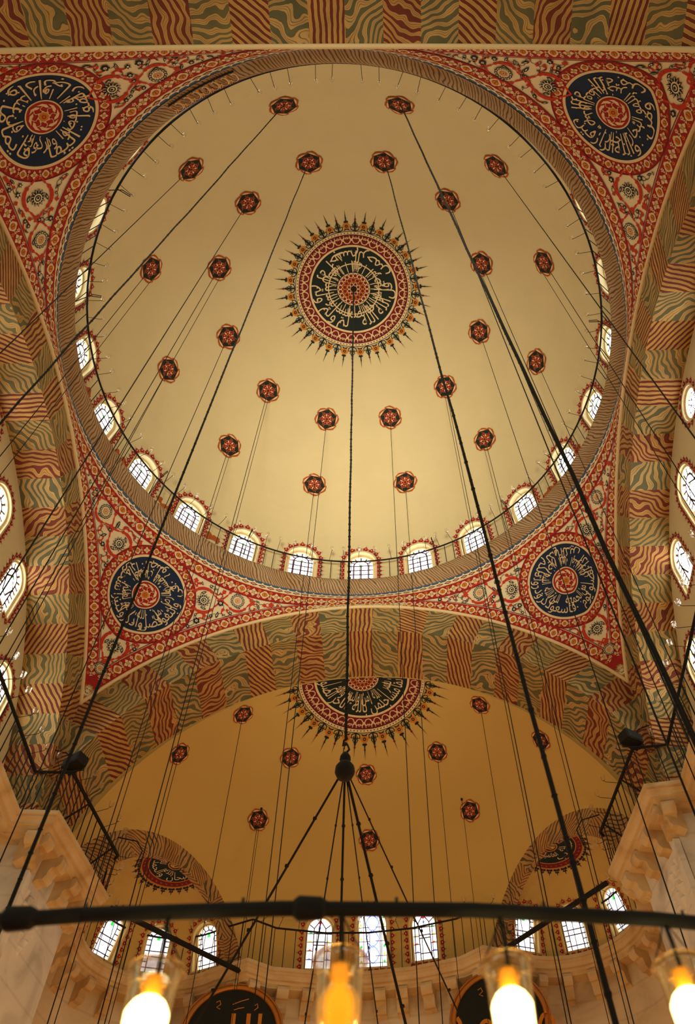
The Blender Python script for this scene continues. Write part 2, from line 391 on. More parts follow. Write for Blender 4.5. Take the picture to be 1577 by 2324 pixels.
def m_wheel(P, l):
    P.disc(0.98, 'ground', l, 24)
    n = 14
    for k in range(n):
        t = 2 * PI * k / n; c, s = cos(t), sin(t); u = (-s, c)
        q = lambda r, w: (r * c + w * u[0], r * s + w * u[1])
        P.poly([q(0.66, -0.12), q(0.98, -0.19), q(1.06, 0), q(0.98, 0.19), q(0.66, 0.12)], 'ink', l + 1)
        P.conv([q(0.76, -0.06), q(0.92, -0.09), q(0.92, 0.09), q(0.76, 0.06)], 'ground', l + 2)
    for k in range(12):
        t = 2 * PI * k / 12; P.stroke([(0.2 * cos(t), 0.2 * sin(t)), (0.52 * cos(t), 0.52 * sin(t))], 0.09, 'gold', l + 2)
    P.disc(0.1, 'red', l + 2, 8)
def m_palm(P, l):
    pts = []; n = 13
    for k in range(2 * n):
        t = -PI / 2 + 2 * PI * (k + 0.5) / (2 * n); r = 1.0 if k % 2 == 0 else 0.66
        pts.append((r * cos(t), r * sin(t) * 0.95))
    P.disc(1.0, 'ink', l, 2 * n, rings=3, fn=lambda a: 1.0 if round(a * n / PI) % 2 == 0 else 0.66)
    for k in range(n):
        t = 2 * PI * k / n; P.stroke([(0.55 * cos(t), 0.55 * sin(t)), (0.84 * cos(t), 0.84 * sin(t))], 0.07, 'ground', l + 1)
    for k in range(0):
        t = -PI / 2 + 2 * PI * (2 * k + 0.5) / (2 * n); P.stroke([(0.55 * cos(t), 0.55 * sin(t)), (0.82 * cos(t), 0.78 * sin(t))], 0.07, 'ground', l + 1)
    P.disc(0.5, 'ground', l + 1, 16, c=(0, -0.05)); P.ring(0.24, 0.36, 'ink', l + 2, 12, c=(0, -0.05)); P.disc(0.14, 'ink', l + 2, 8, c=(0, 0))
def cloud(P, pts, w, l):
    P.stroke(pts, w, 'vermil', l, True)
    n = len(pts)
    for i, q in enumerate(pts):
        if 1 < i < n - 2 and i % 2 == 0:
            P.disc(w * 0.55, 'vermil', l, 7, c=q); P.ring(w * 0.14, w * 0.26, 'orange', l + 1, 6, c=q)
def arcpts(cx, cy, r, a0, a1, n=12, ry=None):
    ry = ry or r
    return [(cx + r * cos(a0 + (a1 - a0) * i / n), cy + ry * sin(a0 + (a1 - a0) * i / n)) for i in range(n + 1)]
def cartouche(P, x, y, s, rot, kind, l=2):
    tip = 1 if hyp(x - 2.2 * s * sin(rot), y + 2.2 * s * cos(rot)) > hyp(x + 2.2 * s * sin(rot), y - 2.2 * s * cos(rot)) else -1
    P.at(x, y, s, rot)
    cloud(P, arcpts(0, 0, 1.6, rad(-60), rad(60)), 0.42, l); cloud(P, arcpts(0, 0, 1.6, rad(120), rad(240)), 0.42, l)
    for sg in (1, -1):
        P.stroke([(0.8 * 1, sg * 1.38), (0.35, sg * 1.9), (0, sg * 2.25)], 0.2, 'vermil', l); P.stroke([(-0.8, sg * 1.38), (-0.35, sg * 1.9), (0, sg * 2.25)], 0.2, 'vermil', l)
    P.disc(0.42, 'vermil', l, 10, c=(0, 2.2 * tip), fn=lambda a: 1 + 0.25 * cos(5 * a)); P.ring(0.12, 0.24, 'orange', l + 1, 8, c=(0, 2.2 * tip))
    for sx in (-1, 1):
        P.at(x + s * 1.05 * cos(rot) * sx, y + s * 1.05 * sin(rot) * sx, s * 0.42, rot + PI / 2 + sx * 0.35); m_leaf(P, l)
    P.at(x, y, s * (0.95 if kind == 'palm' else 0.98), rot)
    (m_palm if kind == 'palm' else m_wheel)(P, l + 1)
    P.at()

# ------------------------------------------------------------------ geometry constants (metres)
S, SN, H = 6.1, 6.336, 19.41
Z0, ZC = 15.17, 18.30
RO = (S * S + (ZC - Z0) ** 2) / (2 * (ZC - Z0)); CO = ZC - RO
RI, CI = 6.35, 11.0
ZG = 12.2                                   # gallery cornice lip
DA, DC = 6.3, 6.2                           # dome radii
def arc_o(s): return CO + math.sqrt(max(0, RO * RO - s * s))
def ell_grid(c, ab, az0, az1, e0, e1, na, ne, k=1.0):
    V = []; F = []
    for j in range(ne + 1):
        e = e0 + (e1 - e0) * j / ne; ce = max(cos(e), 0) ** k; se = sin(e)
        for i in range(na + 1):
            a = az0 + (az1 - az0) * i / na; V.append(Vector((c[0] + ab[0] * ce * sin(a), c[1] + ab[1] * ce * cos(a), c[2] + ab[2] * se)))
    for j in range(ne):
        for i in range(na): F.append((j * (na + 1) + i, j * (na + 1) + i + 1, (j + 1) * (na + 1) + i + 1, (j + 1) * (na + 1) + i))
    return V, F
def shell_from(V, F, c, th):
    """closed thick shell: inner surface V plus a copy pushed away from c"""
    c = Vector(c); n = len(V)
    V2 = [v + (v - c).normalized() * th for v in V]
    F2 = [tuple(reversed([i + n for i in f])) for f in F]
    from collections import Counter
    ed = Counter(); od = {}
    for f in F:
        for a, b in zip(f, f[1:] + f[:1]):
            k = (min(a, b), max(a, b)); ed[k] += 1; od[k] = (a, b)
    side = [(od[k][1], od[k][0], od[k][0] + n, od[k][1] + n) for k, q in ed.items() if q == 1]
    return V + V2, F + F2 + side
def weld(V, F):
    bm = bmesh.new(); vs = [bm.verts.new(v) for v in V]
    for f in F:
        try: bm.faces.new([vs[i] for i in f])
        except ValueError: pass
    bmesh.ops.remove_doubles(bm, verts=bm.verts, dist=1e-4)
    bmesh.ops.dissolve_degenerate(bm, edges=bm.edges, dist=1e-5)
    bm.verts.index_update(); V = [v.co.copy() for v in bm.verts]; F = [tuple(v.index for v in f.verts) for f in bm.faces]; bm.free(); return V, F
def cut(o, cutter_mb):
    """cut window openings through a wall shell"""
    if not cutter_mb.v: return
    c = cutter_mb.build('cutter', M['plaster'])
    md = o.modifiers.new('b', 'BOOLEAN'); md.operation = 'DIFFERENCE'; md.object = c; md.solver = 'EXACT'
    bpy.context.view_layer.update()
    me = bpy.data.meshes.new_from_object(o.evaluated_get(bpy.context.evaluated_depsgraph_get()))
    o.modifiers.clear(); old = o.data; o.data = me; me.name = old.name; bpy.data.objects.remove(c)

# ------------------------------------------------------------------ windows
WN = [0]
def outline(w, h, n=12, pointed=0.0):
    """arched opening centred on 0, bottom left first, counter-clockwise from bottom right"""
    r = w / 2; yb = -h / 2; ys = h / 2 - r * (1 + pointed)
    P = [(-r, yb), (r, yb), (r, ys)]
    for i in range(1, n): a = PI * i / n; P.append((r * cos(a), ys + r * (1 + pointed) * sin(a)))
    P.append((-r, ys)); return P
def resample(P, d):
    out = []; n = len(P)
    for i in range(n):
        a = P[i]; b = P[(i + 1) % n]; out.append((a, b, hyp(b[0] - a[0], b[1] - a[1])))
    T = sum(q[2] for q in out); k = max(6, round(T / d)); res = []
    for j in range(k):
        t = T * (j + 0.5) / k
        for a, b, L in out:
            if t <= L and L > 0:
                f = t / L; nx, ny = (b[1] - a[1]) / L, -(b[0] - a[0]) / L
                res.append((a[0] + (b[0] - a[0]) * f, a[1] + (b[1] - a[1]) * f, math.atan2(ny, nx))); break
            t -= L
    return res
def crest(P, x, y, ang, s, l=1):
    P.at(x, y, s, ang - PI / 2)
    P.poly([(-0.5, 0), (-0.36, 0.22), (-0.6, 0.42), (-0.3, 0.52), (-0.2, 0.78), (-0.05, 0.8), (0, 1.35), (0.05, 0.8), (0.2, 0.78), (0.3, 0.52), (0.6, 0.42), (0.36, 0.22), (0.5, 0)], 'red', l)
    P.disc(0.12, 'ground', l + 1, 6, c=(0, 0.42)); P.at()
def build_window(C, N, w, h, style, bvh, cutter, depth=0.16, border=0.07, crest_d=0.14, crest_s=0.11, crest_bottom=True, frame_mat='cream'):
    C = Vector(C); N = Vector(N).normalized(); U = Vector((0, 0, 1)).cross(N).normalized(); V = N.cross(U).normalized()
    WN[0] += 1
    root = empty('window_%d' % WN[0], C); tag(root, kind='structure')
    rose = style == 'rose'
    ow, oh = w + 2 * border, h + 2 * border
    if rose: O = [(ow / 2 * cos(2 * PI * i / 24), ow / 2 * sin(2 * PI * i / 24)) for i in range(24)]; I = [(w / 2 * cos(2 * PI * i / 24), w / 2 * sin(2 * PI * i / 24)) for i in range(24)]
    else: O = outline(ow, oh - border * 0.6, 14); I = outline(w, h, 14)
    # cutter prism
    n = len(O); A = [C + U * x + V * y + N * 0.8 for x, y in O]; B = [C + U * x + V * y - N * 1.3 for x, y in O]
    cutter.add(A + B, [tuple(range(n)), tuple(range(2 * n - 1, n - 1, -1))] + [(i + n, (i + 1) % n + n, (i + 1) % n, i) for i in range(n)])
    loc = lambda x, y, d: U * x + V * y - N * d
    # frame: band between the two outlines, set back in the opening
    mb = MB(); k = len(I)
    for d0, d1 in ((depth - 0.03, depth + 0.05),):
        a = [loc(x, y, d0) for x, y in O]; b = [loc(x, y, d0) for x, y in I]; c = [loc(x, y, d1) for x, y in I]
        mb.add(a + b + c, [(i, (i + 1) % n, (i + 1) % n + n, i + n) for i in range(n)] + [(i + n, (i + 1) % n + n, (i + 1) % n + 2 * n, i + 2 * n) for i in range(n)])
    mb.build('frame', M[frame_mat], root)
    P = Paint(['pane_low' if style in ('apse', 'flank', 'centre') else 'pane_side' if style in ('side', 'rose') else 'pane', 'pane_tint', 'pane_green', 'pane_amber', 'pane_blue', 'pane_red', 'lead'])
    P.poly(I, P.mats[0], 0)
    lw = {'dome': 0.042, 'side': 0.05, 'rose': 0.03}.get(style, 0.024)
    def bar(pts, ww=lw): P.stroke(pts, ww, 'lead', 3)
    hw, hb = w / 2, h / 2; ys = hb - hw
    if style in ('dome', 'apse', 'side'):
        q = 0.62; ih = outline(w * q, h - w * (1 - q), 10); ih = [(x, y) for x, y in ih]
        bar(ih[2:] + [ih[0]]); bar([(ih[1][0], ih[1][1]), ih[2]])
        bar([(-hw * q, -hb + hw * (1 - q)), (hw * q, -hb + hw * (1 - q))])
        rows = 4 if style == 'dome' else 5
        for j in range(rows + 1):
            y = -hb + hw * (1 - q) + (ys + hb - hw * (1 - q)) * j / rows
            if style == 'side' and j in (1, 3): pass
            for s in (-1, 1): bar([(s * hw * q, y), (s * hw, y)])
            if style == 'dome' and 0 < j: bar([(-hw * q, y), (hw * q, y)])
            if style == 'apse' and j in (2, 3): bar([(-hw * q, y), (hw * q, y)])
        for a in (30, 60, 90, 120, 150):
            t = rad(a); bar([(hw * q * cos(t), ys + hw * q * sin(t)), (hw * cos(t), ys + hw * sin(t))])
        if style == 'dome': bar([(0, -hb + hw * (1 - q)), (0, ys)]); bar([(-hw * q * 0, -hb), (0, -hb + hw * (1 - q))])
        for sx in (-1, 1): bar([(sx * hw * q, -hb), (sx * hw * q, -hb + hw * (1 - q))])
        if style == 'side':
            bar([(-hw * q, ys * 0.4), (0, hb * 0.55), (hw * q, ys * 0.4), (hw * q * 0.4, -hb * 0.4), (-hw * q * 0.4, -hb * 0.4), (-hw * q, ys * 0.4)])
        gy = ys + (0.02 if style == 'dome' else hw * 0.15)
        P.poly([(-0.045, gy - 0.03), (0.045, gy - 0.03), (0.03, gy + 0.03), (0, gy + 0.08), (-0.03, gy + 0.03)], 'pane_green', 2)
    if style == 'centre':
        for sg in (1, -1):
            for yc in (-0.28 * h, 0.0, 0.28 * h):
                P.stroke([(sg * x, yc + y) for x, y in ((0, 0.16 * h), (0.10, 0.09 * h), (0.16, 0), (0.10, -0.09 * h), (0, -0.16 * h))], 0.022, 'pane_blue', 3)
            bar([(sg * hw * 0.66, -hb), (sg * hw * 0.66, hb * 0.8)], 0.016)
            for j in range(7):
                P.at(sg * hw * 0.84, -hb * 0.8 + j * hb * 0.26, 0.04, j); P.poly([(-1, -0.4), (0, 0.9), (1, -0.4), (0, -0.9)], 'pane_amber' if j % 2 else 'pane_green', 2); P.at()
            for yy in (-0.62, -0.1, 0.4): bar([(sg * hw * 0.2, yy * hb), (sg * hw, yy * hb)], 0.016)
        bar([(-hw, -hb * 0.86), (hw, -hb * 0.86)], 0.016)
    if style == 'flank':
        for sx in (-1, 1):
            bar([(sx * hw * 0.48, -hb), (sx * hw * 0.48, ys + 0.06)]); bar([(sx * hw * 0.48, ys + 0.06), (0, hb * 0.92)])
            bar([(sx * hw * 0.48, ys + 0.06), (sx * hw * 0.86, ys + 0.14)])
            for j in range(4):
                y = -hb + (ys + hb) * (j + 1) / 4.3; bar([(sx * hw * 0.48, y), (sx * hw, y)], 0.02)
                P.poly([(sx * hw * 0.5, y), (sx * hw * 0.97, y), (sx * hw * 0.74, y + 0.045)], ('pane_blue', 'pane_red', 'pane_amber', 'pane_green')[j], 2)
        for y in (-hb * 0.72, -hb * 0.08, hb * 0.05, hb * 0.38): bar([(-hw * 0.48, y), (hw * 0.48, y)])
        bar([(0, hb * 0.38), (0, hb * 0.8)], 0.014)
        P.disc(0.045, 'pane_red', 2, 10, c=(0, hb * 0.84)); P.poly([(-0.03, ys + 0.08), (0, ys + 0.12), (0.03, ys + 0.08), (0, ys + 0.03)], 'pane_blue', 2)
    if rose:
        for j in range(8):
            t = PI * j / 4 + PI / 8; P.at(0, 0, 1, t)
            P.stroke(arcpts(hw * 0.58, 0, hw * 0.30, 0, 2 * PI, 12, hw * 0.16), 0.02, 'lead', 3)
            P.at(0, 0, 1, t + PI / 8); P.poly([(hw * 0.40, 0), (hw * 0.62, 0.035), (hw * 0.8, 0), (hw * 0.62, -0.035)], 'pane_blue', 2)
            P.stroke(arcpts(hw * 0.96, 0, hw * 0.22, PI / 2, 3 * PI / 2, 8), 0.02, 'lead', 3)
        P.at(); P.ring(hw * 0.13, hw * 0.2, 'lead', 3, 12); P.disc(0.03, 'pane_amber', 4, 8, c=(0, hw * 0.9))
    f = lambda x, y, l: loc(x, y, depth + 0.045 - 0.003 * l)
    keep = P.p
    P.p = [q for q in keep if P.mats[q[0]] != 'lead']; P.build('stained_glass_pane', f, root)
    # leading as a raised lattice
    P.p = [q for q in keep if P.mats[q[0]] == 'lead']
    if P.p: P.build('leading', lambda x, y, l: loc(x, y, depth + 0.02), root)
    # painted crest on the wall round the opening
    Q = Paint(['red', 'ground', 'cream'])
    ex = 0.045
    Oc = [(x * (1 + 2 * ex / ow), y * (1 + 2 * ex / oh)) for x, y in O]
    for x, y, a in resample(Oc, crest_d):
        if not crest_bottom and sin(a) < -0.8: continue
        crest(Q, x, y, a, crest_s)
    for x, y, a in resample([(x * 1.02, y * 1.02) for x, y in Oc], crest_d / 2):
        if not crest_bottom and sin(a) < -0.8: continue
        Q.disc(0.012, 'red', 1, 5, c=(x + 0.02 * cos(a), y + 0.02 * sin(a)))
    for i in range(n):
        if not crest_bottom and i == 0: continue
        a, b = O[i], O[(i + 1) % n]; Q.conv([a, b, (b[0] * 1.05, b[1] * 1.035), (a[0] * 1.05, a[1] * 1.035)], 'cream', 0)
    o = Q.build('painted_crest', frame_map(bvh, C, U, V, N))
    o.parent = root; o.matrix_parent_inverse = Matrix.Translation(-C)
    return root

# ------------------------------------------------------------------ 1. main dome
V, F = ell_grid((0, 0, H), (DA, DA, DC), 0, 2 * PI, 0.0, PI / 2, 120, 34)
V, F = weld(V, F)
bvh_dome = BVHTree.FromPolygons(V, F)
SV, SF = shell_from(V, F, (0, 0, H), 0.35)
dome = mk('ceiling', SV, SF, [M['plaster']]); tag(dome, kind='structure')
cut_mb = MB()
for k in range(24):
    a = rad(15 * k)
    e = 0.86 / DC; c = Vector((DA * cos(e) * sin(a), DA * cos(e) * cos(a), H + DC * sin(e)))
    build_window(c, (-sin(a), -cos(a), -0.12), 0.66, 1.16, 'dome', bvh_dome, cut_mb, depth=0.13, border=0.075, crest_d=0.165, crest_s=0.155, crest_bottom=False)
cut(dome, cut_mb)

# dome cornice (painted, convex) and walkway
prof = [(6.245, 19.02), (6.225, 19.08), (6.16, 19.10), (6.09, 19.15), (6.03, 19.22), (6.0, 19.31), (5.995, 19.38), (6.01, 19.42), (6.05, 19.43), (6.40, 19.43)]
V = []; F = []; UV = []; n = 240
for i in range(n):
    for r, z in prof: V.append((r * sin(2 * PI * i / n), r * cos(2 * PI * i / n), z))
pl = [0]
for a, b in zip(prof, prof[1:]): pl.append(pl[-1] + hyp(a[0] - b[0], a[1] - b[1]))
for i in range(n):
    for j in range(len(prof) - 1):
        i2 = (i + 1) % n; q = len(prof)
        F.append((i * q + j, i2 * q + j, i2 * q + j + 1, i * q + j + 1)); s0 = 6.1 * 2 * PI * i / n; s1 = 6.1 * 2 * PI * (i + 1) / n
        UV.append([(s0 + pl[j] * 0.6, pl[j]), (s1 + pl[j] * 0.6, pl[j]), (s1 + pl[j + 1] * 0.6, pl[j + 1]), (s0 + pl[j + 1] * 0.6, pl[j + 1])])
o = mk('trim_1', V, F, [M['fur']], None, UV, None, True); tag(o, kind='structure')
# bared old carving where the paint is lost (near left of the cornice)
P = Paint(['maroon', 'cream', 'gold', 'ink', 'blueband'])
for i in range(14):
    x = i * 0.1 + 0.05
    P.conv([(i * 0.1, 0.10), (i * 0.1 + 0.1, 0.10), (i * 0.1 + 0.1, 0.40), (i * 0.1, 0.40)], 'maroon', 0)
    P.conv([(i * 0.1, 0.40), (i * 0.1 + 0.1, 0.40), (i * 0.1 + 0.1, 0.46), (i * 0.1, 0.46)], 'blueband', 0)
    P.stroke([(i * 0.1, 0.10), (i * 0.1 + 0.1, 0.10)], 0.03, 'ink', 2)
    if i % 2 == 0:
        P.stroke(arcpts(x, 0.25, 0.07, 0, 5.2, 9, 0.11), 0.022, 'cream', 1); P.stroke(arcpts(x, 0.25, 0.03, 0, 5.0, 7), 0.014, 'gold', 2)
    else: P.stroke([(x, 0.12), (x + 0.03, 0.2), (x - 0.03, 0.3), (x, 0.39)], 0.03, 'gold', 1); P.stroke([(x + 0.04, 0.12), (x, 0.26), (x + 0.04, 0.39)], 0.014, 'cream', 2)
def cornice_map(s, d, l):
    a = rad(197.5) + s / 6.1
    for j in range(len(prof) - 1):
        if d <= pl[j + 1] or j == len(prof) - 2:
            f = (d - pl[j]) / (pl[j + 1] - pl[j]); r = prof[j][0] + (prof[j + 1][0] - prof[j][0]) * f; z = prof[j][1] + (prof[j + 1][1] - prof[j][1]) * f; break
    r -= 0.012 + 0.003 * l; z -= 0.006
    return Vector((r * sin(a), r * cos(a), z))
P.build('bared_carving', cornice_map, o)

# patches of bared red plaster low on the drum
rl = random.Random(5); P = Paint(['orange', 'maroon'])
for az in (52, 66, 81, -52, -38, -66, 97, -82, 112):
    def mp_(u, v, l, az=az):
        a = rad(az) + u / DA; e = v / DC; r = DA * cos(e) - 0.006
        return Vector((r * sin(a), r * cos(a), H + DC * sin(e)))
    P.p = []
    for q in range(5):
        cx, cy = rl.uniform(-0.25, 0.25), rl.uniform(0.05, 0.65); k = rl.uniform(0.08, 0.2); ph = rl.random() * 6
        P.disc(k, 'orange', 0, 14, c=(cx, cy), fn=lambda a: 1 + 0.3 * sin(3 * a + ph) + 0.15 * sin(7 * a))
    P.build('bared_plaster_patch', mp_, dome)

# ------------------------------------------------------------------ rosettes on the plaster
def m_rosette(P):
    P.disc(1.0, 'orange', 0, 54, rings=2, fn=lambda a: 0.97 + 0.06 * cos(6 * a) + 0.012 * cos(36 * a))
    P.disc(0.94, 'dark', 1, 48, rings=2, fn=lambda a: 0.97 + 0.06 * cos(6 * a))
    for k in range(6):
        P.at(P.bx, P.by, P.bs, P.br + PI * k / 3)
        # tangential leaf
        P.poly([(0.88, -0.44), (0.98, -0.25), (0.99, 0.0), (0.92, 0.24), (0.74, 0.46), (0.62, 0.54), (0.70, 0.30), (0.74, 0.05), (0.79, -0.22)], 'orange', 2)
        P.poly([(0.87, -0.30), (0.91, -0.08), (0.85, 0.14), (0.72, 0.36), (0.76, 0.12), (0.80, -0.10)], 'cream', 3)
        P.stroke([(0.47, 0.10), (0.57, 0.14), (0.60, -0.06), (0.70, -0.04)], 0.045, 'orange', 2)
    P.at(P.bx, P.by, P.bs, P.br)
    P.disc(0.50, 'orange', 2, 24, fn=lambda a: 1 + 0.05 * cos(6 * a)); P.disc(0.45, 'maroon', 3, 24, fn=lambda a: 1 + 0.05 * cos(6 * a))
    for k in range(6):
        t = PI * k / 3 + PI / 6; c, s = cos(t), sin(t)
        P.poly([(0.18 * c, 0.18 * s), (0.32 * c - 0.06 * s, 0.32 * s + 0.06 * c), (0.47 * c, 0.47 * s), (0.32 * c + 0.06 * s, 0.32 * s - 0.06 * c)], 'cream', 4)
        t += PI / 6; P.disc(0.11, 'red', 4, 8, c=(0.32 * cos(t), 0.32 * sin(t))); P.disc(0.035, 'cream', 5, 5, c=(0.32 * cos(t), 0.32 * sin(t)))
    P.ring(0.12, 0.17, 'gold', 5, 12); P.disc(0.12, 'maroon', 5, 10)
def rosette(c, bvh, eye, R, rot, label, group):
    P = Paint(['orange', 'dark', 'cream', 'maroon', 'red', 'gold'])
    P.bx, P.by, P.bs, P.br = 0, 0, R, rot
    P.at(0, 0, R, rot); m_rosette(P)
    c = Vector(c); N = (Vector(eye) - c).normalized(); U = N.cross(Vector((0, 0, 1))).normalized() if abs(N.z) < 0.999 else Vector((1, 0, 0)); Vv = U.cross(N)
    o = P.build('painted_rosette', frame_map(bvh, c, U, Vv, N, Vector(eye)))
    return tag(o, label, 'painted rosette', group)
EYE = (0, 0, H - 1.0)
CLK = ['half past twelve', 'half past one', 'half past two', 'half past three', 'half past four', 'half past five', 'half past six', 'half past seven', 'half past eight', 'half past nine', 'half past ten', 'half past eleven']
ROS = []
for ring_n, rr, nm in (('outer', 5.2, 'outer'), ('inner', 3.72, 'inner')):
    for k in range(12):
        a = rad(15 + 30 * k)      # clockwise in the picture from the top (near side)
        x, y = rr * sin(a), -rr * cos(a); z = H + DC * math.sqrt(1 - (rr / DA) ** 2)
        rosette((x, y, z), bvh_dome, EYE, 0.36, random.random() * 1.0 + a, 'knot-shaped rosette painted on the dome, %s ring of twelve, at its %s position' % (nm, CLK[k]), 'rosettes painted on the main dome')
        ROS.append((x, y, z, nm, k))

# ------------------------------------------------------------------ medallions
def lace_ring(P, r, w, l, n):
    P.ring(r, r + w, 'cream', l, 72)
    for k in range(n):
        t = 2 * PI * k / n; P.disc(w * 0.26, 'dark', l + 1, 5, c=((r + w / 2) * cos(t), (r + w / 2) * sin(t)))
def fin(P, l, kind):
    if kind:   # gold bulb with black spire
        P.disc(0.30, 'gold', l, 12, c=(0, 0.42), fn=lambda a: 1 + 0.1 * cos(4 * a)); P.ring(0.06, 0.13, 'dark', l + 1, 8, c=(0, 0.42))
        P.poly([(-0.28, 0.02), (0, 0.14), (0.28, 0.02), (0.14, 0.2), (-0.14, 0.2)], 'dark', l + 1)
        P.poly([(-0.14, 0.72), (-0.2, 0.82), (-0.05, 0.9), (0, 1.9), (0.05, 0.9), (0.2, 0.82), (0.14, 0.72)], 'dark', l + 1)
        P.conv([(-0.07, 1.15), (0, 1.05), (0.07, 1.15), (0, 1.28)], 'dark', l + 2)
    else:
        for s in (-1, 1):
            P.stroke([(s * 0.04, 0.02), (s * 0.3, 0.12), (s * 0.34, 0.35), (s * 0.16, 0.38), (s * 0.14, 0.24)], 0.08, 'dark', l)
            P.stroke([(s * 0.02, 0.3), (s * 0.2, 0.52), (s * 0.1, 0.68), (s * 0.02, 0.55)], 0.07, 'dark', l)
        P.poly([(-0.06, 0.0), (-0.09, 0.75), (-0.03, 0.95), (0, 1.75), (0.03, 0.95), (0.09, 0.75), (0.06, 0.0)], 'dark', l)
        P.conv([(-0.09, 1.0), (0, 0.88), (0.09, 1.0), (0, 1.15)], 'maroon', l + 1)
def arabesque_band(P, r0, r1, l, n, a0=0, a1=2 * PI):
    rm = (r0 + r1) / 2; w = (r1 - r0) / 2
    for k in range(n):
        t = a0 + (a1 - a0) * (k + 0.5) / n; P.at(rm * cos(t), rm * sin(t), w * 0.9, t - PI / 2)
        for s in (-1, 1):
            P.stroke([(0, -0.8), (s * 0.5, -0.6), (s * 0.75, 0), (s * 0.45, 0.5), (s * 0.15, 0.2)], 0.16, 'cream', l)
            P.stroke([(s * 0.75, 0), (s * 1.25, 0.4), (s * 1.35, 0.85)], 0.13, 'cream', l); P.stroke([(s * 0.75, 0), (s * 1.2, -0.45), (s * 1.3, -0.85)], 0.12, 'cream', l)
        P.disc(0.24, 'cream', l, 8, c=(0, 0.45)); P.disc(0.12, 'dark' if k % 2 == 0 else 'maroon', l + 1, 6, c=(0, 0.45)); P.disc(0.1, 'dark', l + 1, 6, c=(0, -0.25))
    P.at()
def interlace_disc(P, R, l, a0=0, a1=2 * PI):
    P.ring(0, R, 'maroon', l, 40, a0, a1, 2)
    full = a1 - a0 > 6
    for rr, nn, rad_ in ((0.82, 20, 0.15), (0.55, 14, 0.15), (0.3, 8, 0.13)):
        m = nn if full else nn // 2
        for k in range(m):
            t = a0 + (a1 - a0) * (k + 0.5) / m; c = (R * rr * cos(t), R * rr * sin(t))
            P.ring(R * rad_ * 0.72, R * rad_, 'gold' if rr == 0.55 else 'cream', l + 1, 6, c=c)
    P.ring(R * 0.96, R * 1.0, 'cream', l + 2, 40, a0, a1)
def big_medallion(Pfull, R, text, half=False):
    """R = navy disc radius; parts returned as separate Paints"""
    a0, a1 = (0, 2 * PI) if not half else (0, PI)
    MT = ['cream', 'dark', 'maroon', 'gold', 'red', 'ink', 'navy', 'ground']
    body = Paint(MT); body.ring(0.3 * R, R * 0.985, 'dark', 0, 96 if not half else 48, a0, a1, 7)
    body.ring(R * 0.975, R * 1.02, 'cream', 1, 96, a0, a1)
    if not half: body.ring(R * 0.565, R * 0.59, 'cream', 2, 72)
    bord = Paint(MT); bord.ring(R * 1.02, R * 1.27, 'maroon', 0, 96, a0, a1, 3); arabesque_band(bord, R * 1.02, R * 1.27, 1, 36 if not half else 18, a0, a1)
    for q in (1.265, 1.345): bord.ring(R * q, R * (q + 0.012), 'dark', 2, 96, a0, a1)
    bord.ring(R * 1.27, R * 1.35, 'cream', 1, 96, a0, a1)
    nn = 110 if not half else 55
    for k in range(nn):
        t = a0 + (a1 - a0) * (k + 0.5) / nn; bord.disc(R * 0.015, 'maroon', 2, 6, c=(R * 1.31 * cos(t), R * 1.31 * sin(t)))
    rays = Paint(MT); nr = 48 if not half else 23
    for k in range(nr):
        t = a0 + (a1 - a0) * (k + 0.5) / nr; rays.at(R * 1.36 * cos(t), R * 1.36 * sin(t), R * 0.29, t - PI / 2); fin(rays, 1, k % 2 == (0 if not half else 1))
    rays.at()
    insc = Paint(MT)
    return body, bord, rays, insc
dark_ok = True
def assemble(name, label, parts, mapf, cat='medallion', group=None):
    h = mapf(0, 0, 0) or mapf(0, 0.05, 0) or mapf(0, -0.1, 0) or Vector((0, 0, 0))
    root = empty(name, h)
    gr = None
    for nm, P in parts:
        if nm == 'inscription' and gr: P.build(nm, mapf, gr); continue
        o = P.build(nm, mapf, root); o.matrix_parent_inverse = Matrix.Translation(-Vector(h))
        if nm == 'inscription_ground': gr = o
    return tag(root, label, cat, group)
apex = Vector((0, 0, H + DC))
mapD = frame_map(bvh_dome, apex, Vector((1, 0, 0)), Vector((0, -1, 0)), Vector((0, 0, -1)), Vector(EYE))
body, bord, rays, insc = big_medallion(None, 1.28, '')
ring_text(insc, 'بسم الله الرحمن الرحيم قل هو الله احد الله الصمد لم يلد ولم يولد ولم يكن له كفوا احد', 0.50, 1.26, 'cream', 3, a_start=-PI + 0.35, a_end=PI + 0.35)
for k in range(24):
    t = 2 * PI * k / 24; insc.stroke([(0.5 * cos(t), 0.5 * sin(t)), (0.82 * cos(t), 0.82 * sin(t))], 0.022, 'cream', 3)
cen = Paint(['maroon', 'gold', 'cream', 'dark']); interlace_disc(cen, 0.48, 3); cen.disc(0.09, 'maroon', 6, 10)
big = assemble('calligraphy_medallion', 'large sunburst calligraphy medallion painted at the crown of the main dome', [('inscription_ground', body), ('red_border', bord), ('sunburst_rays', rays), ('inscription', insc), ('center_roundel', cen)], mapD)
# hook where the chandelier cable leaves the crown
mb = MB(); mb.lathe([(0.0, 0.0), (0.09, -0.02), (0.07, -0.08), (0.02, -0.12), (0.0, -0.14)], (0, 0, 0), 12); mb.build('iron_hook', M['iron'], big)

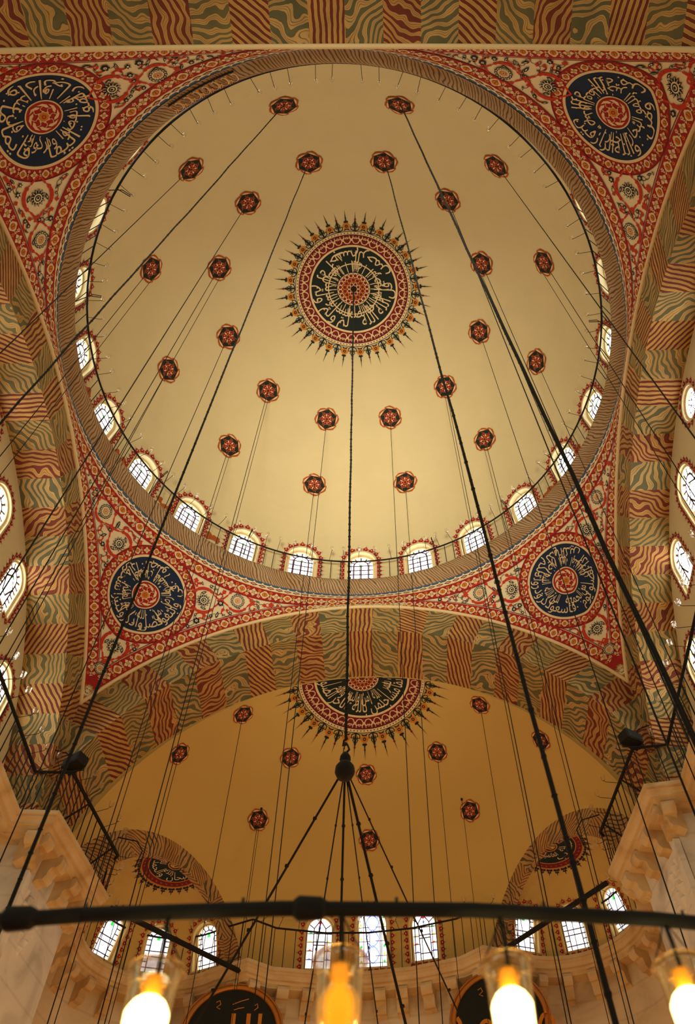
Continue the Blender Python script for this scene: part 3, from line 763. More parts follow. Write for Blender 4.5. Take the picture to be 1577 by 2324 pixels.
# ------------------------------------------------------------------ 2. pendentives
def plan_pt(phi):
    c, s = cos(phi), sin(phi)
    lim = []
    if abs(c) > 1e-9: lim.append(S / abs(c))
    if s > 1e-9: lim.append(S / s)
    if s < -1e-9: lim.append(SN / -s)
    r = min(lim); return r * c, r * s
def pend(phi, t):
    x, y = plan_pt(phi); r1 = hyp(x, y)
    if abs(abs(x) - S) < 1e-4 and abs(y) < (S if y > 0 else SN) - 1e-6: s = abs(y) * (1 if y > 0 else S / SN)
    else: s = abs(x)
    z1 = arc_o(min(s, S)); r0, z0 = 6.245, 19.06
    r = r0 + (r1 - r0) * t          # sphere through rim and corner, eased down to the arch line
    sph = lambda q: 12.54 + math.sqrt(81.4 - q * q)
    z = sph(r) - (sph(r1) - z1) * (t if sph(r1) > z1 else t ** 3) + (19.06 - sph(6.245)) * (1 - t)
    return Vector((r * cos(phi), r * sin(phi), z))
PN = {0: ('wall_far_right', 45), 1: ('wall_far_left', 135), 2: ('wall_near_left', 225), 3: ('wall_near_right', 315)}
allV = []; allF = []
PEND = {}
for q in range(4):
    V = []; F = []; na, nt_ = 72, 22
    p0 = 90 * q
    # include the exact corner azimuth
    cx, cy = [(S, S), (-S, S), (-S, -SN), (S, -SN)][q]; pc = math.atan2(cy, cx) % (2 * PI)
    azs = [rad(p0) + (pc - rad(p0)) * i / 36 for i in range(37)] + [pc + (rad(p0 + 90) - pc) * i / 36 for i in range(1, 37)]
    for a in azs:
        for j in range(nt_ + 1): V.append(pend(a, j / nt_))
    for i in range(72):
        for j in range(nt_): F.append((i * (nt_ + 1) + j, i * (nt_ + 1) + j + 1, (i + 1) * (nt_ + 1) + j + 1, (i + 1) * (nt_ + 1) + j))
    o = mk(PN[q][0], V, F, [M['ground']], smooth=True); tag(o, kind='structure'); PEND[q] = (o, BVHTree.FromPolygons(V, F), pc)
    n0 = len(allV); allV += V; allF += [tuple(i + n0 for i in f) for f in F]
bvh_p = BVHTree.FromPolygons(allV, allF)

def rim_map(az_fn):
    def f(s, d, l):   # s along rim metres, d meridian distance down
        phi = az_fn(s)
        a = pend(phi, 0); b = pend(phi, 1); L = (b - a).length; t = d / L
        if t > 1.0: return None
        p = pend(phi, t); n = Vector((-p.x, -p.y, 0)).normalized() * 0.7 + Vector((0, 0, -0.7))
        return p + n * (0.010 + 0.0042 * l)
    return f
def border_strip(P, s0, s1, d0, d1, l, period, phase=0.0, step=0.12):
    n = max(1, int(abs(s1 - s0) / step)); w = (d1 - d0)
    for i in range(n):
        a = s0 + (s1 - s0) * i / n; b = s0 + (s1 - s0) * (i + 1) / n
        P.conv([(a, d0), (b, d0), (b, d1), (a, d1)], 'red', l)
    k = 0; s = s0 + period * 0.5 + phase; dm = (d0 + d1) / 2
    while s < s1 - period * 0.3:
        P.at(s, dm, w * 0.33, PI / 2 if False else 0)
        (m_gold if k % 2 == 0 else m_diamond)(P, l + 1)
        for e in (-1, 1):
            P.at(s + period / 2, dm + e * w * 0.27, w * 0.30, 0.5 * e); m_small(P, l + 1, 'cream' if e > 0 else 'gold')
        k += 1; s += period
    P.at()
BM = ['cream', 'orange', 'gold', 'red', 'ink', 'ground', 'maroon', 'blueband', 'vermil', 'navy', 'dark']
RB0 = 0.24
for q in range(4):
    o, _, pc = PEND[q]
    P = Paint(BM); Ls = 6.245 * PI / 2; n = 90
    for i in range(n):
        a, b = Ls * i / n, Ls * (i + 1) / n
        P.conv([(a, 0.0), (b, 0.0), (b, 0.10), (a, 0.10)], 'blueband', 0)
        P.conv([(a, 0.10), (b, 0.10), (b, RB0 - 0.02), (a, RB0 - 0.02)], 'ground', 0)
        P.conv([(a, RB0 - 0.03), (b, RB0 - 0.03), (b, RB0 + 0.0), (a, RB0 + 0.0)], 'cream', 2)
        P.conv([(a, RB0 + 0.335), (b, RB0 + 0.335), (b, RB0 + 0.35), (a, RB0 + 0.35)], 'maroon', 3)
    m = 44
    for i in range(m):
        c = Ls * (i + 0.5) / m; h = Ls / m / 2
        P.conv([(c - h, 0.16), (c, 0.115), (c + h, 0.16), (c, 0.205)], 'maroon', 1)
        P.conv([(c - h * 0.5, 0.16), (c, 0.14), (c + h * 0.5, 0.16), (c, 0.18)], 'cream', 2)
        P.conv([(c - 0.012, 0.16), (c, 0.15), (c + 0.012, 0.16), (c, 0.17)], 'ink', 3)
        P.poly([(c - h * 0.45, 0.115), (c - h * 0.2, 0.08), (c, 0.05), (c + h * 0.2, 0.08), (c + h * 0.45, 0.115)], 'ground', 1)
    border_strip(P, 0, Ls, RB0, RB0 + 0.335, 1, Ls / 34)
    P.build('rim_border', rim_map(lambda s, q=q: rad(90 * q) + s / 6.245), o)
    # arch borders: both edges of this pendentive
    sx = 1 if q in (0, 3) else -1; sy = 1 if q in (0, 1) else -1
    SY = S if sy > 0 else SN
    bv = PEND[q][1]
    Larc = RO * math.asin(S / RO)
    def arch_map(axis):
        def f(s, d, l):
            th = s / RO; r = RO + d; h = r * sin(th); z = CO + r * cos(th)
            if axis == 'y':
                og = Vector((sx * h, 0, z)); dr = Vector((0, sy, 0))
            else:
                og = Vector((0, sy * h * SY / S, z)); dr = Vector((sx, 0, 0))
            hit = bv.ray_cast(og, dr)
            if hit[0] is None: return None
            p = hit[0]
            if hyp(hyp(p.x, p.y) - 6.245, 19.06 - p.z) < RB0 + 0.30: return None
            return p - dr * (0.010 + 0.0042 * l) - Vector((0, 0, 0.004))
        return f
    for axis in ('y', 'x'):
        P = Paint(BM); border_strip(P, 0.05, Larc + 0.25, 0.03, 0.30, 1, 0.265, 0.0, 0.10)
        for i in range(80):
            a = (Larc + 0.2) * i / 80; b = (Larc + 0.2) * (i + 1) / 80
            P.conv([(a, 0.315), (b, 0.315), (b, 0.33), (a, 0.33)], 'maroon', 1)
        P.build('arch_border', arch_map(axis), o)

TEXTS = {0: 'يا ايها الذين آمنوا اذا نودي للصلوة من يوم الجمعة فاسعوا الى ذكر الله وذروا البيع ذلكم خير لكم',
         1: 'فاذا قضيت الصلوة فانتشروا في الارض وابتغوا من فضل الله واذكروا الله كثيرا لعلكم تفلحون',
         2: 'واذا راوا تجارة او لهوا انفضوا اليها وتركوك قائما قل ما عند',
         3: 'الله خير من اللهو ومن التجارة والله خير الرازقين صدق الله العظيم'}
TEXTS = {k: v.replace('ئ', 'ي') for k, v in TEXTS.items()}
PLAB = {0: 'far right pendentive', 1: 'far left pendentive', 2: 'near left pendentive', 3: 'near right pendentive'}
for q in range(4):
    o, bv, pc = PEND[q]
    E_ = Vector((0, 0, 12.5)); c0 = Vector((7.30 * cos(pc), 7.30 * sin(pc), 17.86))
    h = bv.ray_cast(E_, (c0 - E_).normalized()); c = h[0]
    N = (E_ - c).normalized(); Vv = (Vector((0, 0, 1)) - N * N.z).normalized()
    # local axes so that V points down to the pendentive's tip in the far pair (reads upright from below)
    up = 1
    U = (Vv.cross(N)).normalized()
    mp = frame_map(bv, c, U, Vv, N, E_)
    R = 0.945
    # medallion, its local y axis follows the picture: towards the room's near side for the near pair
    far = q in (0, 1)
    rot = 0.0 if far else PI
    rotm = (PI / 4 if q in (1, 3) else -PI / 4)
    rot += rotm * 0.95
    # wings: floral field
    P = Paint(BM)
    def inv(p):      # 3-D point -> tangent plane coordinates
        d = (Vector(p) - E_).normalized(); t = (c - E_).dot(N) / d.dot(N); w = E_ + d * t - c; return w.dot(U), w.dot(Vv)
    ucoord = []
    sgx, sgy = (1 if q in (0, 3) else -1), (1 if q in (0, 1) else -1)
    for (a, b, z, kind, s, rr) in ((5.95, 3.15, 18.5, 'wheel', 0.185, 0.9), (5.72, 3.95, 18.28, 'palm', 0.20, 0.75), (3.15, 5.95, 18.5, 'wheel', 0.185, -0.9), (3.95, 5.72, 18.28, 'palm', 0.20, -0.75), (5.70, 5.70, 16.62, 'palm', 0.20, 0), (5.86, 5.86, 16.05, 'wheel', 0.15, 0)):
        u, v = inv((sgx * a, sgy * b, z))
        ang = rr if u < 0 else rr
        ang = math.atan2(v, u) + PI / 2 if kind and abs(u) > 0.3 else 0
        cartouche(P, u, v, s, ang, kind); ucoord.append((u, v, s * 1.75))
    def ok(u, v, m):
        if hyp(u, v) < R * 1.30 + m: return False
        hh = bv.ray_cast(E_, (c + U * u + Vv * v - E_).normalized())
        if hh[0] is None: return False
        p = hh[0]
        if hyp(hyp(p.x, p.y) - 6.245, 19.06 - p.z) < RB0 + 0.35 + m: return False
        for w_, k_ in ((abs(p.x), 1), (abs(p.y) * (S / SN if p.y < 0 else 1), 1)):
            if hyp(w_, p.z - CO) < RO + 0.33 + m: return False
        return True
    placed = list(ucoord); rng = random.Random(11 + q)
    small = []
    for tries in range(16000):
        u, v = rng.uniform(-3.6, 3.6), rng.uniform(-2.6, 1.8); s = rng.choice((0.05, 0.065, 0.085)) if tries < 6000 else rng.choice((0.03, 0.04, 0.05))
        if any(hyp(u - a, v - b) < (r_ + s * 1.1) for a, b, r_ in placed): continue
        if not ok(u, v, s * 0.7): continue
        placed.append((u, v, s * 1.25)); small.append((u, v, s))
        k = rng.randrange(9); P.at(u, v, s, rng.random() * 6.28)
        if k in (0, 1): m_navyflower(P, 3)
        elif k == 2: m_star(P, 3)
        elif k in (3, 4): P.at(u, v, s * 1.2, rng.random() * 6.28); m_leaf(P, 3)
        elif k == 5: P.at(u, v, s * 1.3, rng.random() * 6.28); m_bigleaf(P, 3)
        else:
            P.disc(0.9, 'vermil', 3, 10, fn=lambda a: 1 + 0.25 * cos(4 * a)); P.ring(0.25, 0.45, 'orange', 4, 8)
    P.at()
    for i, (u, v, s) in enumerate(small):       # vines between neighbours
        nb = sorted(small, key=lambda w: hyp(w[0] - u, w[1] - v))[1:3]
        for w in nb:
            L = hyp(w[0] - u, w[1] - v)
            if L < 0.42 and rng.random() < 0.75:
                bx, by = (w[1] - v) * 0.28, -(w[0] - u) * 0.28; sg = rng.choice((-1, 1))
                pts = [(u + (w[0] - u) * t + bx * sg * 4 * t * (1 - t), v + (w[1] - v) * t + by * sg * 4 * t * (1 - t)) for t in (0, .2, .4, .6, .8, 1)]
                col = 'ink' if rng.random() < 0.65 else 'vermil'
                P.stroke(pts, 0.012 if col == 'ink' else 0.035, col, 1)
    P.build('floral_field', mp, o)
    # medallion thing
    B = Paint(BM); B.at(0, 0, 1, rot); B.ring(0.33, R, 'navy', 0, 72, rings=5); B.ring(R * 0.985, R * 1.045, 'cream', 1, 72)
    Bo = Paint(BM); Bo.ring(R * 1.04, R * 1.285, 'red', 0, 96, rings=2); Bo.ring(R * 1.275, R * 1.30, 'maroon', 1, 96)
    rm = R * 1.16; w = R * 0.24
    for k in range(28):
        t = 2 * PI * (k + 0.5) / 28; Bo.at(rm * cos(t), rm * sin(t), w * 0.34, t + PI / 2); (m_gold if k % 2 == 0 else m_diamond)(Bo, 2)
        t += PI / 28
        for e in (-1, 1): Bo.at((rm + e * w * 0.28) * cos(t), (rm + e * w * 0.28) * sin(t), w * 0.28, t); m_small(Bo, 2, 'gold' if e > 0 else 'cream')
    I = Paint(BM)
    ring_text(I, TEXTS[q], R * 0.38, R * 0.96, 'cream', 3, a_start=-PI + 0.5, a_end=PI + 0.5)
    rng2 = random.Random(q)
    for k in range(26):
        t = rng2.random() * 6.28; r_ = R * rng2.uniform(0.42, 0.9); I.at(r_ * cos(t), r_ * sin(t), 0.022, rng2.random() * 3); I.conv([(-1, 0), (0, -1), (1, 0), (0, 1)], 'cream', 4)
    I.at()
    I.p = [(m_, l_, [(x * cos(rot) - y * sin(rot), x * sin(rot) + y * cos(rot)) for x, y in pts]) for m_, l_, pts in I.p]
    Cn = Paint(BM); Cn.disc(0.345, 'cream', 2, 40, rings=2); Cn.disc(0.318, 'red', 3, 40, rings=2)
    for k in range(8):
        t = PI * k / 4; Cn.at(0, 0, 0.31, t)
        Cn.poly([(0.55, -0.38), (0.78, -0.28), (0.9, -0.02), (0.82, 0.30), (0.76, 0.05), (0.68, -0.1), (0.58, -0.2)], 'cream', 4)
        Cn.stroke([(0.36, 0.0), (0.5, 0.12), (0.62, 0.08), (0.7, -0.02)], 0.04, 'cream', 4)
    Cn.at(0, 0, 0.31, 0); Cn.disc(0.36, 'cream', 5, 32, fn=lambda a: 1 + 0.14 * cos(8 * a)); Cn.disc(0.29, 'gold', 6, 24, fn=lambda a: 1 + 0.1 * cos(8 * a)); Cn.ring(0.08, 0.13, 'red', 7, 10); Cn.at()
    assemble('calligraphy_roundel', 'navy calligraphy roundel with a red floral border on the %s' % PLAB[q],
             [('inscription_ground', B), ('floral_border', Bo), ('inscription', I), ('center_flower', Cn)], mp, 'roundel', 'calligraphy roundels on the pendentives')

# ------------------------------------------------------------------ 3. the four arches: voussoir faces and soffits
TH = [0, 2.7]
while TH[-1] < 78: TH.append(TH[-1] + 5.65)
TH[-1] = 79.2
def outer_r(t):
    # ray from (0,CI) at angle t from vertical to the outer arc, limited by the corner line
    dc = CI - CO; b = dc * cos(t); r = -b + math.sqrt(b * b - dc * dc + RO * RO)
    if sin(t) > 1e-6: r = min(r, S / sin(t))
    return r
def patch_uv(pts, rot, ox, oy):
    cx = sum(p[0] for p in pts) / len(pts); cy = sum(p[1] for p in pts) / len(pts); c, s = cos(rot), sin(rot)
    return [((x * c - y * s) + ox, (x * s + y * c) + oy) for x, y in pts]
def build_arch(name, place, depth, seed, mats_g=GREENS, mats_r=REDS, th=TH, face=True, ri=RI, orf=outer_r, ci=CI, smax=S):
    V = []; F = []; FM = []; UV = []; rng = random.Random(seed)
    mats = mats_g + mats_r
    def quad(p4, uv4, m):
        n = len(V); V.extend(p4); F.append((n, n + 1, n + 2, n + 3)); FM.append(m); UV.append(uv4)
    segs = []
    for sg in (1, -1):
        for i in range(len(th) - 1):
            if i == 0 and sg < 0: continue
            a, b = (th[i] * sg, th[i + 1] * sg) if i else (-th[1], th[1])
            segs.append((rad(a), rad(b), i))
    for a, b, i in segs:
        red = i % 2 == 0
        m = (len(mats_g) + (0 if i == 0 or rng.random() < 0.6 else 1)) if red else (0 if rng.random() < 0.5 else 1)
        rf = 0 if i == 0 else rng.uniform(-1.2, 1.2); rs = 0 if i == 0 else rng.uniform(-1.3, 1.3)
        if not red: rf = PI / 2 + rng.uniform(-0.9, 0.9); rs = PI / 2 + rng.uniform(-0.9, 0.9)
        ox, oy = rng.uniform(0, 50), rng.uniform(0, 50); n = 5
        for k in range(n):
            t0 = a + (b - a) * k / n; t1 = a + (b - a) * (k + 1) / n
            s0, s1 = (ri * sin(t) for t in (t0, t1)); z0_, z1_ = (ci + ri * cos(t) for t in (t0, t1))
            s0 = max(-smax, min(smax, s0)); s1 = max(-smax, min(smax, s1))
            uv = patch_uv([(t0 * ri, 0), (t1 * ri, 0), (t1 * ri, depth), (t0 * ri, depth)], rs, ox, oy)
            quad([place(s0, z0_, 0), place(s1, z1_, 0), place(s1, z1_, depth), place(s0, z0_, depth)], uv, m)
            if face:
                q0, q1 = orf(abs(t0)), orf(abs(t1))
                if q0 <= ri + 1e-3 and q1 <= ri + 1e-3: continue
                q0 = max(q0, ri); q1 = max(q1, ri)
                uv = patch_uv([(t0 * ri, 0), (t1 * ri, 0), (t1 * ri, ri - q1), (t0 * ri, ri - q0)], rf, ox + 9, oy)
                quad([place(ri * sin(t0), ci + ri * cos(t0), 0), place(ri * sin(t1), ci + ri * cos(t1), 0), place(q1 * sin(t1), ci + q1 * cos(t1), 0), place(q0 * sin(t0), ci + q0 * cos(t0), 0)], uv, m)
    o = mk(name, V, F, mats, FM, UV); tag(o, kind='structure'); return o
def mould(name, place, parent, r=0.045, near=False):
    mb = MB(); pts = []
    for i in range(81):
        th = (-1 + 2 * i / 80) * math.asin(S / RO)
        if near: t = (-1 + 2 * i / 80) * rad(60); p = place((RI - 0.02) * sin(t), CI + (RI - 0.02) * cos(t), -0.02)
        else: p = place(RO * sin(th), CO + RO * cos(th), -0.02)
        pts.append(p)
    mb.tube(pts, r, 6); mb.build(name, M['cream'], parent, True)
placeF = lambda s, z, d: Vector((s, S + d, z))
placeN = lambda s, z, d: Vector((s, -SN - d, z))
ysc = lambda s: s if s > 0 else s * SN / S
placeL = lambda s, z, d: Vector((-S - d, ysc(s), z))
placeR = lambda s, z, d: Vector((S + d, ysc(s), z))
aF = build_arch('trim_2', placeF, 1.48, 3); mould('cream_moulding', placeF, aF)
aN = build_arch('trim_3', placeN, 1.9, 5); mould('cream_moulding', placeN, aN, 0.04, True)
aL = build_arch('trim_4', placeL, 0.9, 9); mould('cream_moulding', placeL, aL)
aR = build_arch('trim_5', placeR, 0.9, 14); mould('cream_moulding', placeR, aR)

# ------------------------------------------------------------------ 4. side walls under the arches with their windows
def wall_box(x0, x1, y0, y1, z0, z1):
    V = [(x, y, z) for x in (x0, x1) for y in (y0, y1) for z in (z0, z1)]
    return V, [(0, 1, 3, 2), (4, 6, 7, 5), (0, 4, 5, 1), (2, 3, 7, 6), (0, 2, 6, 4), (1, 5, 7, 3)]
for sg, nm in ((-1, 'wall_left'), (1, 'wall_right')):
    xa, xb = sorted((sg * 6.99, sg * 7.4))
    V, F = wall_box(xa, xb, -7, 7, 11.5, 18.2)
    o = mk(nm, V, F, [M['plaster']]); tag(o, kind='structure'); bv = BVHTree.FromPolygons([Vector(v) for v in V], F)
    cm = MB()
    build_window((sg * 6.99, 0.02, 16.82), (-sg, 0, 0), 0.62, 0.62, 'rose', bv, cm, depth=0.09, border=0.06, crest_d=0.16, crest_s=0.13)
    for y, z, w, h in ((1.62, 15.95, 0.78, 1.35), (3.24, 15.72, 0.66, 1.16), (0.0, 15.5, 0.7, 1.2), (4.55, 13.85, 0.78, 1.45), (2.7, 13.75, 0.78, 1.45), (-1.62, 15.95, 0.78, 1.35)):
        build_window((sg * 6.99, y, z), (-sg, 0, 0), w, h, 'side', bv, cm, depth=0.09, border=0.06, crest_d=0.15, crest_s=0.13)
    cut(o, cm)

# ------------------------------------------------------------------ 5. far half dome
C2 = (0, 7.58, 11.0); AB2 = (6.2, 4.9, 6.35)
V, F = ell_grid(C2, AB2, -PI / 2, PI / 2, 0.02, PI / 2, 110, 60)
V, F = weld(V, F)
PL = {}
EXN = {-1: Vector((-0.78, 0.626, 0)).normalized(), 1: Vector((0.78, 0.626, 0)).normalized()}
EXC = {-1: Vector((-4.35, 9.95, 12.0)), 1: Vector((4.35, 9.95, 12.0))}
bm = bmesh.new(); vs = [bm.verts.new(v) for v in V]
for f in F:
    try: bm.faces.new([vs[i] for i in f])
    except ValueError: pass
for sg in (-1, 1):
    bmesh.ops.bisect_plane(bm, geom=bm.verts[:] + bm.edges[:] + bm.faces[:], plane_co=EXC[sg], plane_no=EXN[sg], clear_outer=True, clear_inner=False)
bm.verts.index_update(); V = [v.co.copy() for v in bm.verts]; F = [tuple(v.index for v in f.verts) for f in bm.faces]; bm.free()
bvh_s = BVHTree.FromPolygons(V, F)
SV, SF = shell_from(V, F, (0, 7.0, 10.5), 0.35)
semi = mk('wall_far', SV, SF, [M['plaster_amber_lit']]); tag(semi, kind='structure')
cm = MB()
def on_semi(x, z):
    h = bvh_s.ray_cast(Vector((x, 8.0, z)), Vector((0, 1, 0))); return h[0]
for x, z, w, h, st in ((0.10, 13.22, 0.66, 1.24, 'centre'), (-1.16, 13.13, 0.58, 1.10, 'flank'), (1.34, 13.15, 0.56, 1.04, 'flank')):
    c = on_semi(x, z); nrm = Vector((-x * 0.12, -1, -0.35)).normalized()
    build_window(c, nrm, w, h, st, bvh_s, cm, depth=0.14, border=0.06, crest_d=0.15, crest_s=0.115)
cut(semi, cm)
SEYE = Vector((0, 7.8, 11.5))
SRL = [(-2.95, 7.95, 16.57, 'top row, left'), (2.95, 7.95, 16.57, 'top row, right'), (-4.32, 8.1, 15.5, 'left edge, beside the arch'), (4.32, 8.15, 15.5, 'right edge, behind the thick cable'),
       (-1.9, 9.48, 16.5, 'left of the central cable'), (1.88, 9.5, 16.5, 'right of the central cable'), (0.02, 10.13, 16.42, 'beside the chandelier hub'),
       (-2.7, 10.42, 15.38, 'lower left'), (2.65, 10.45, 15.38, 'lower right'), (0.06, 11.23, 15.24, 'lowest, in the middle')]
for i, (x, y, z, w) in enumerate(SRL):
    rosette((x, y, z), bvh_s, SEYE, 0.27, random.random() * 2, 'small knot rosette painted on the far half dome, %s' % w, 'rosettes painted on the far half dome')
body, bord, rays, insc = big_medallion(None, 1.18, '', True)
ring_text(insc, 'انما يعمر مساجد الله من آمن بالله واليوم الاخر واقام الصلوة', 0.44, 1.16, 'cream', 3, a_start=-PI / 2 + 0.04, a_end=PI / 2 - 0.04)
cen = Paint(['maroon', 'gold', 'cream', 'dark']); interlace_disc(cen, 0.42, 3, 0, PI)
for Pq in (body, bord, rays, cen): Pq.p = [(m_, l_, [(x, -y) for x, y in reversed(pts)]) for m_, l_, pts in Pq.p]
edge = Paint(['cream']); edge.conv([(-1.6, -0.0), (1.6, -0.0), (1.6, -0.025), (-1.6, -0.025)], 'cream', 5)
cS = Vector((0, 7.60, 17.33))
mapS = frame_map(bvh_s, cS, Vector((1, 0, 0)), Vector((0, -1, 0)), Vector((0, 0, -1)))
assemble('half_medallion', 'half sunburst calligraphy medallion under the crown of the far arch', [('inscription_ground', body), ('red_border', bord), ('sunburst_rays', rays), ('inscription', insc), ('center_roundel', cen)], mapS)

# ------------------------------------------------------------------ 6. exedrae
EXR = 1.86
for sg, side in ((-1, 'left'), (1, 'right')):
    n = EXN[sg]; c = EXC[sg]; U = Vector((0, 0, 1)).cross(-n).normalized()   # seen from the room, to the right
    azc = math.atan2(n.x, n.y)
    V, F = ell_grid(c, (1.9, 1.9, 1.86), azc - PI / 2, azc + PI / 2, 0.0, PI / 2 - 0.001, 48, 26, 0.6)
    V, F = weld(V, F); bv = BVHTree.FromPolygons(V, F)
    SV, SF = shell_from(V, F, c + Vector((0, 0, 0.3)), 0.3)
    o = mk('wall_exedra_%s' % side, SV, SF, [M['plaster_amber_lit']]); tag(o, kind='structure'); cm = MB()
    for az in (20, -17, -54, -91):
        a = rad(az * (1 if sg < 0 else -1))
        h = bv.ray_cast(c + Vector((0, 0, 0.87)), Vector((sin(a), cos(a), 0)))
        if h[0] is None: continue
        build_window(h[0], (-sin(a), -cos(a), -0.33), 0.50, 0.92, 'apse', bv, cm, depth=0.12, border=0.05, crest_d=0.14, crest_s=0.10)
    cut(o, cm)
    # arch band in the opening plane: between the inner arch and the half dome
    pl_ = lambda s, z, d, c=c, U=U, n=n: c + U * s + Vector((0, 0, z - 12.0)) + n * d
    def orf2(t, sgn=1): return 1.86 + 0.92
    def orf_s(t): return EXR + 0.62
    Vv = []; Ff = []; FM = []; UV = []; rng = random.Random(40 + sg)
    ths = [(-90 + 12.857 * i, -90 + 12.857 * (i + 1)) for i in range(14)]
    mats = BROWNS
    for i, (a, b) in enumerate(ths):
        m = i % 2; rot = rng.uniform(-1, 1); ox, oy = rng.uniform(0, 50), rng.uniform(0, 50)
        for k in range(4):
            t0 = rad(a + (b - a) * k / 4); t1 = rad(a + (b - a) * (k + 1) / 4)
            def outr(t):
                # march outwards in the plane until the half dome surface is met
                r = EXR
                for st in range(200):
                    r += 0.01; p = pl_(r * sin(t), 12.0 + r * cos(t), 0)
                    w = ((p.x - C2[0]) / AB2[0]) ** 2 + ((p.y - C2[1]) / AB2[1]) ** 2 + ((p.z - C2[2]) / AB2[2]) ** 2
                    if w >= 1.0: break
                return r + 0.03
            r0, r1 = outr(t0), outr(t1); q = len(Vv)
            Vv += [pl_(EXR * sin(t0), 12 + EXR * cos(t0), -0.012), pl_(EXR * sin(t1), 12 + EXR * cos(t1), -0.012), pl_(r1 * sin(t1), 12 + r1 * cos(t1), -0.012), pl_(r0 * sin(t0), 12 + r0 * cos(t0), -0.012)]
            Ff.append((q, q + 1, q + 2, q + 3)); FM.append(m)
            UV.append(patch_uv([(t0 * 2, EXR), (t1 * 2, EXR), (t1 * 2, r1), (t0 * 2, r0)], rot, ox, oy))
            q = len(Vv)   # short soffit
            Vv += [pl_(EXR * sin(t0), 12 + EXR * cos(t0), -0.012), pl_(EXR * sin(t1), 12 + EXR * cos(t1), -0.012), pl_(EXR * sin(t1), 12 + EXR * cos(t1), 0.12), pl_(EXR * sin(t0), 12 + EXR * cos(t0), 0.12)]
            Ff.append((q, q + 1, q + 2, q + 3)); FM.append(m); UV.append(patch_uv([(t0 * 2, 0), (t1 * 2, 0), (t1 * 2, .13), (t0 * 2, .13)], rot, ox, oy))
    o = mk('trim_%d' % (6 if sg < 0 else 7), Vv, Ff, mats, FM, UV); tag(o, kind='structure')
    # half medallion at the crown of the exedra
    MT = ['cream', 'dark', 'maroon', 'gold', 'red', 'orange', 'ink']
    R = 0.55
    B = Paint(MT); B.ring(0.12, R, 'dark', 0, 32, PI, 2 * PI, 3); B.ring(0.135, 0.165, 'gold', 2, 20, PI, 2 * PI); B.ring(0, 0.135, 'orange', 1, 20, PI, 2 * PI)
    B.ring(R, R + 0.02, 'gold', 1, 40, PI, 2 * PI); B.ring(R + 0.02, R + 0.14, 'maroon', 0, 40, PI, 2 * PI); B.ring(R + 0.14, R + 0.165, 'gold', 1, 40, PI, 2 * PI)
    for k in range(18):
        t = PI + PI * (k + 0.5) / 18; B.at((R + 0.08) * cos(t), (R + 0.08) * sin(t), 0.035, t + 0.5); B.conv([(-1, -0.5), (1, -0.3), (0.6, 0.6)], 'orange', 1)
    B.at()
    for k in range(6): B.conv([(-R - 0.16 + k * (2 * R + 0.32) / 6, 0.0), (-R - 0.16 + (k + 1) * (2 * R + 0.32) / 6, 0.0), (-R - 0.16 + (k + 1) * (2 * R + 0.32) / 6, -0.05), (-R - 0.16 + k * (2 * R + 0.32) / 6, -0.05)], 'maroon', 3)
    I = Paint(MT); ring_text(I, 'سبحان الله والحمد لله' if sg < 0 else 'الحمد لله رب العالمين', 0.19, 0.54, 'cream', 3, a_start=-PI / 2 + 0.1, a_end=PI / 2 - 0.1, rows=2)
    Rr = Paint(MT)
    for k in range(15):
        t = PI + PI * (k + 0.5) / 15; Rr.at((R + 0.17) * cos(t), (R + 0.17) * sin(t), 0.15, t - PI / 2)
        Rr.poly([(-0.35, 0.0), (-0.5, 0.35), (-0.2, 0.4), (-0.3, 0.75), (-0.08, 0.75), (0, 1.3), (0.08, 0.75), (0.3, 0.75), (0.2, 0.4), (0.5, 0.35), (0.35, 0.0), (0.1, 0.15), (-0.1, 0.15)], 'dark', 1); Rr.disc(0.14, 'orange', 2, 6, c=(0, 0.45))
    cc = c + Vector((0, 0, 1.86)) + n * 0.03
    # hangs down the back of the shell: plane tilted between level and upright
    Nn = (-n * 0.35 + Vector((0, 0, -1))).normalized(); Vd = (n * -1 + Vector((0, 0, 0.35))).normalized()
    Ud = U
    assemble('half_roundel', 'half calligraphy roundel with crested edge in the far %s exedra' % side, [('inscription_ground', B), ('inscription', I), ('crest', Rr)], frame_map(bv, cc + n * 0.0, Ud, Vd, Nn, c + Vector((0, 0, 0.5)) - n * 0.1), 'roundel', 'half roundels in the exedrae')

# ------------------------------------------------------------------ 7. gallery cornice, consoles and lower walls
half = [(6.28, -6.2), (6.26, 5.88), (5.56, 5.96), (5.17, 8.62)]
cxe, cye = 4.35, 9.95
arcp = []
for az in range(100, -36, -9):
    a = rad(az); arcp.append((cxe + 1.62 * sin(a), cye + 1.62 * cos(a) + 0.08))
lipR = half + [(5.52, 9.05)] + [p for p in arcp if p[1] > 9.2 and p[0] > 3.2] + [(2.62, 11.05), (2.10, 11.45), (1.0, 11.74), (0, 11.82)]
lip = [(-x, y) for x, y in lipR][:] + [p for p in reversed(lipR)][1:]
def offset_poly(P, d):
    out = []
    for i, p in enumerate(P):
        a = P[max(i - 1, 0)]; b = P[min(i + 1, len(P) - 1)]
        n = Vector((0, 0))
        for u, v in ((a, p), (p, b)):
            w = Vector((v[0] - u[0], v[1] - u[1]))
            if w.length > 1e-6: n += Vector((-w.y, w.x)).normalized()
        n = n.normalized(); k = 1.0
        w1 = Vector((p[0] - a[0], p[1] - a[1]))
        if w1.length > 1e-6: k = 1 / max(0.55, abs(Vector((-w1.y, w1.x)).normalized().dot(n)))
        out.append((p[0] + n.x * d * k, p[1] + n.y * d * k))
    return out
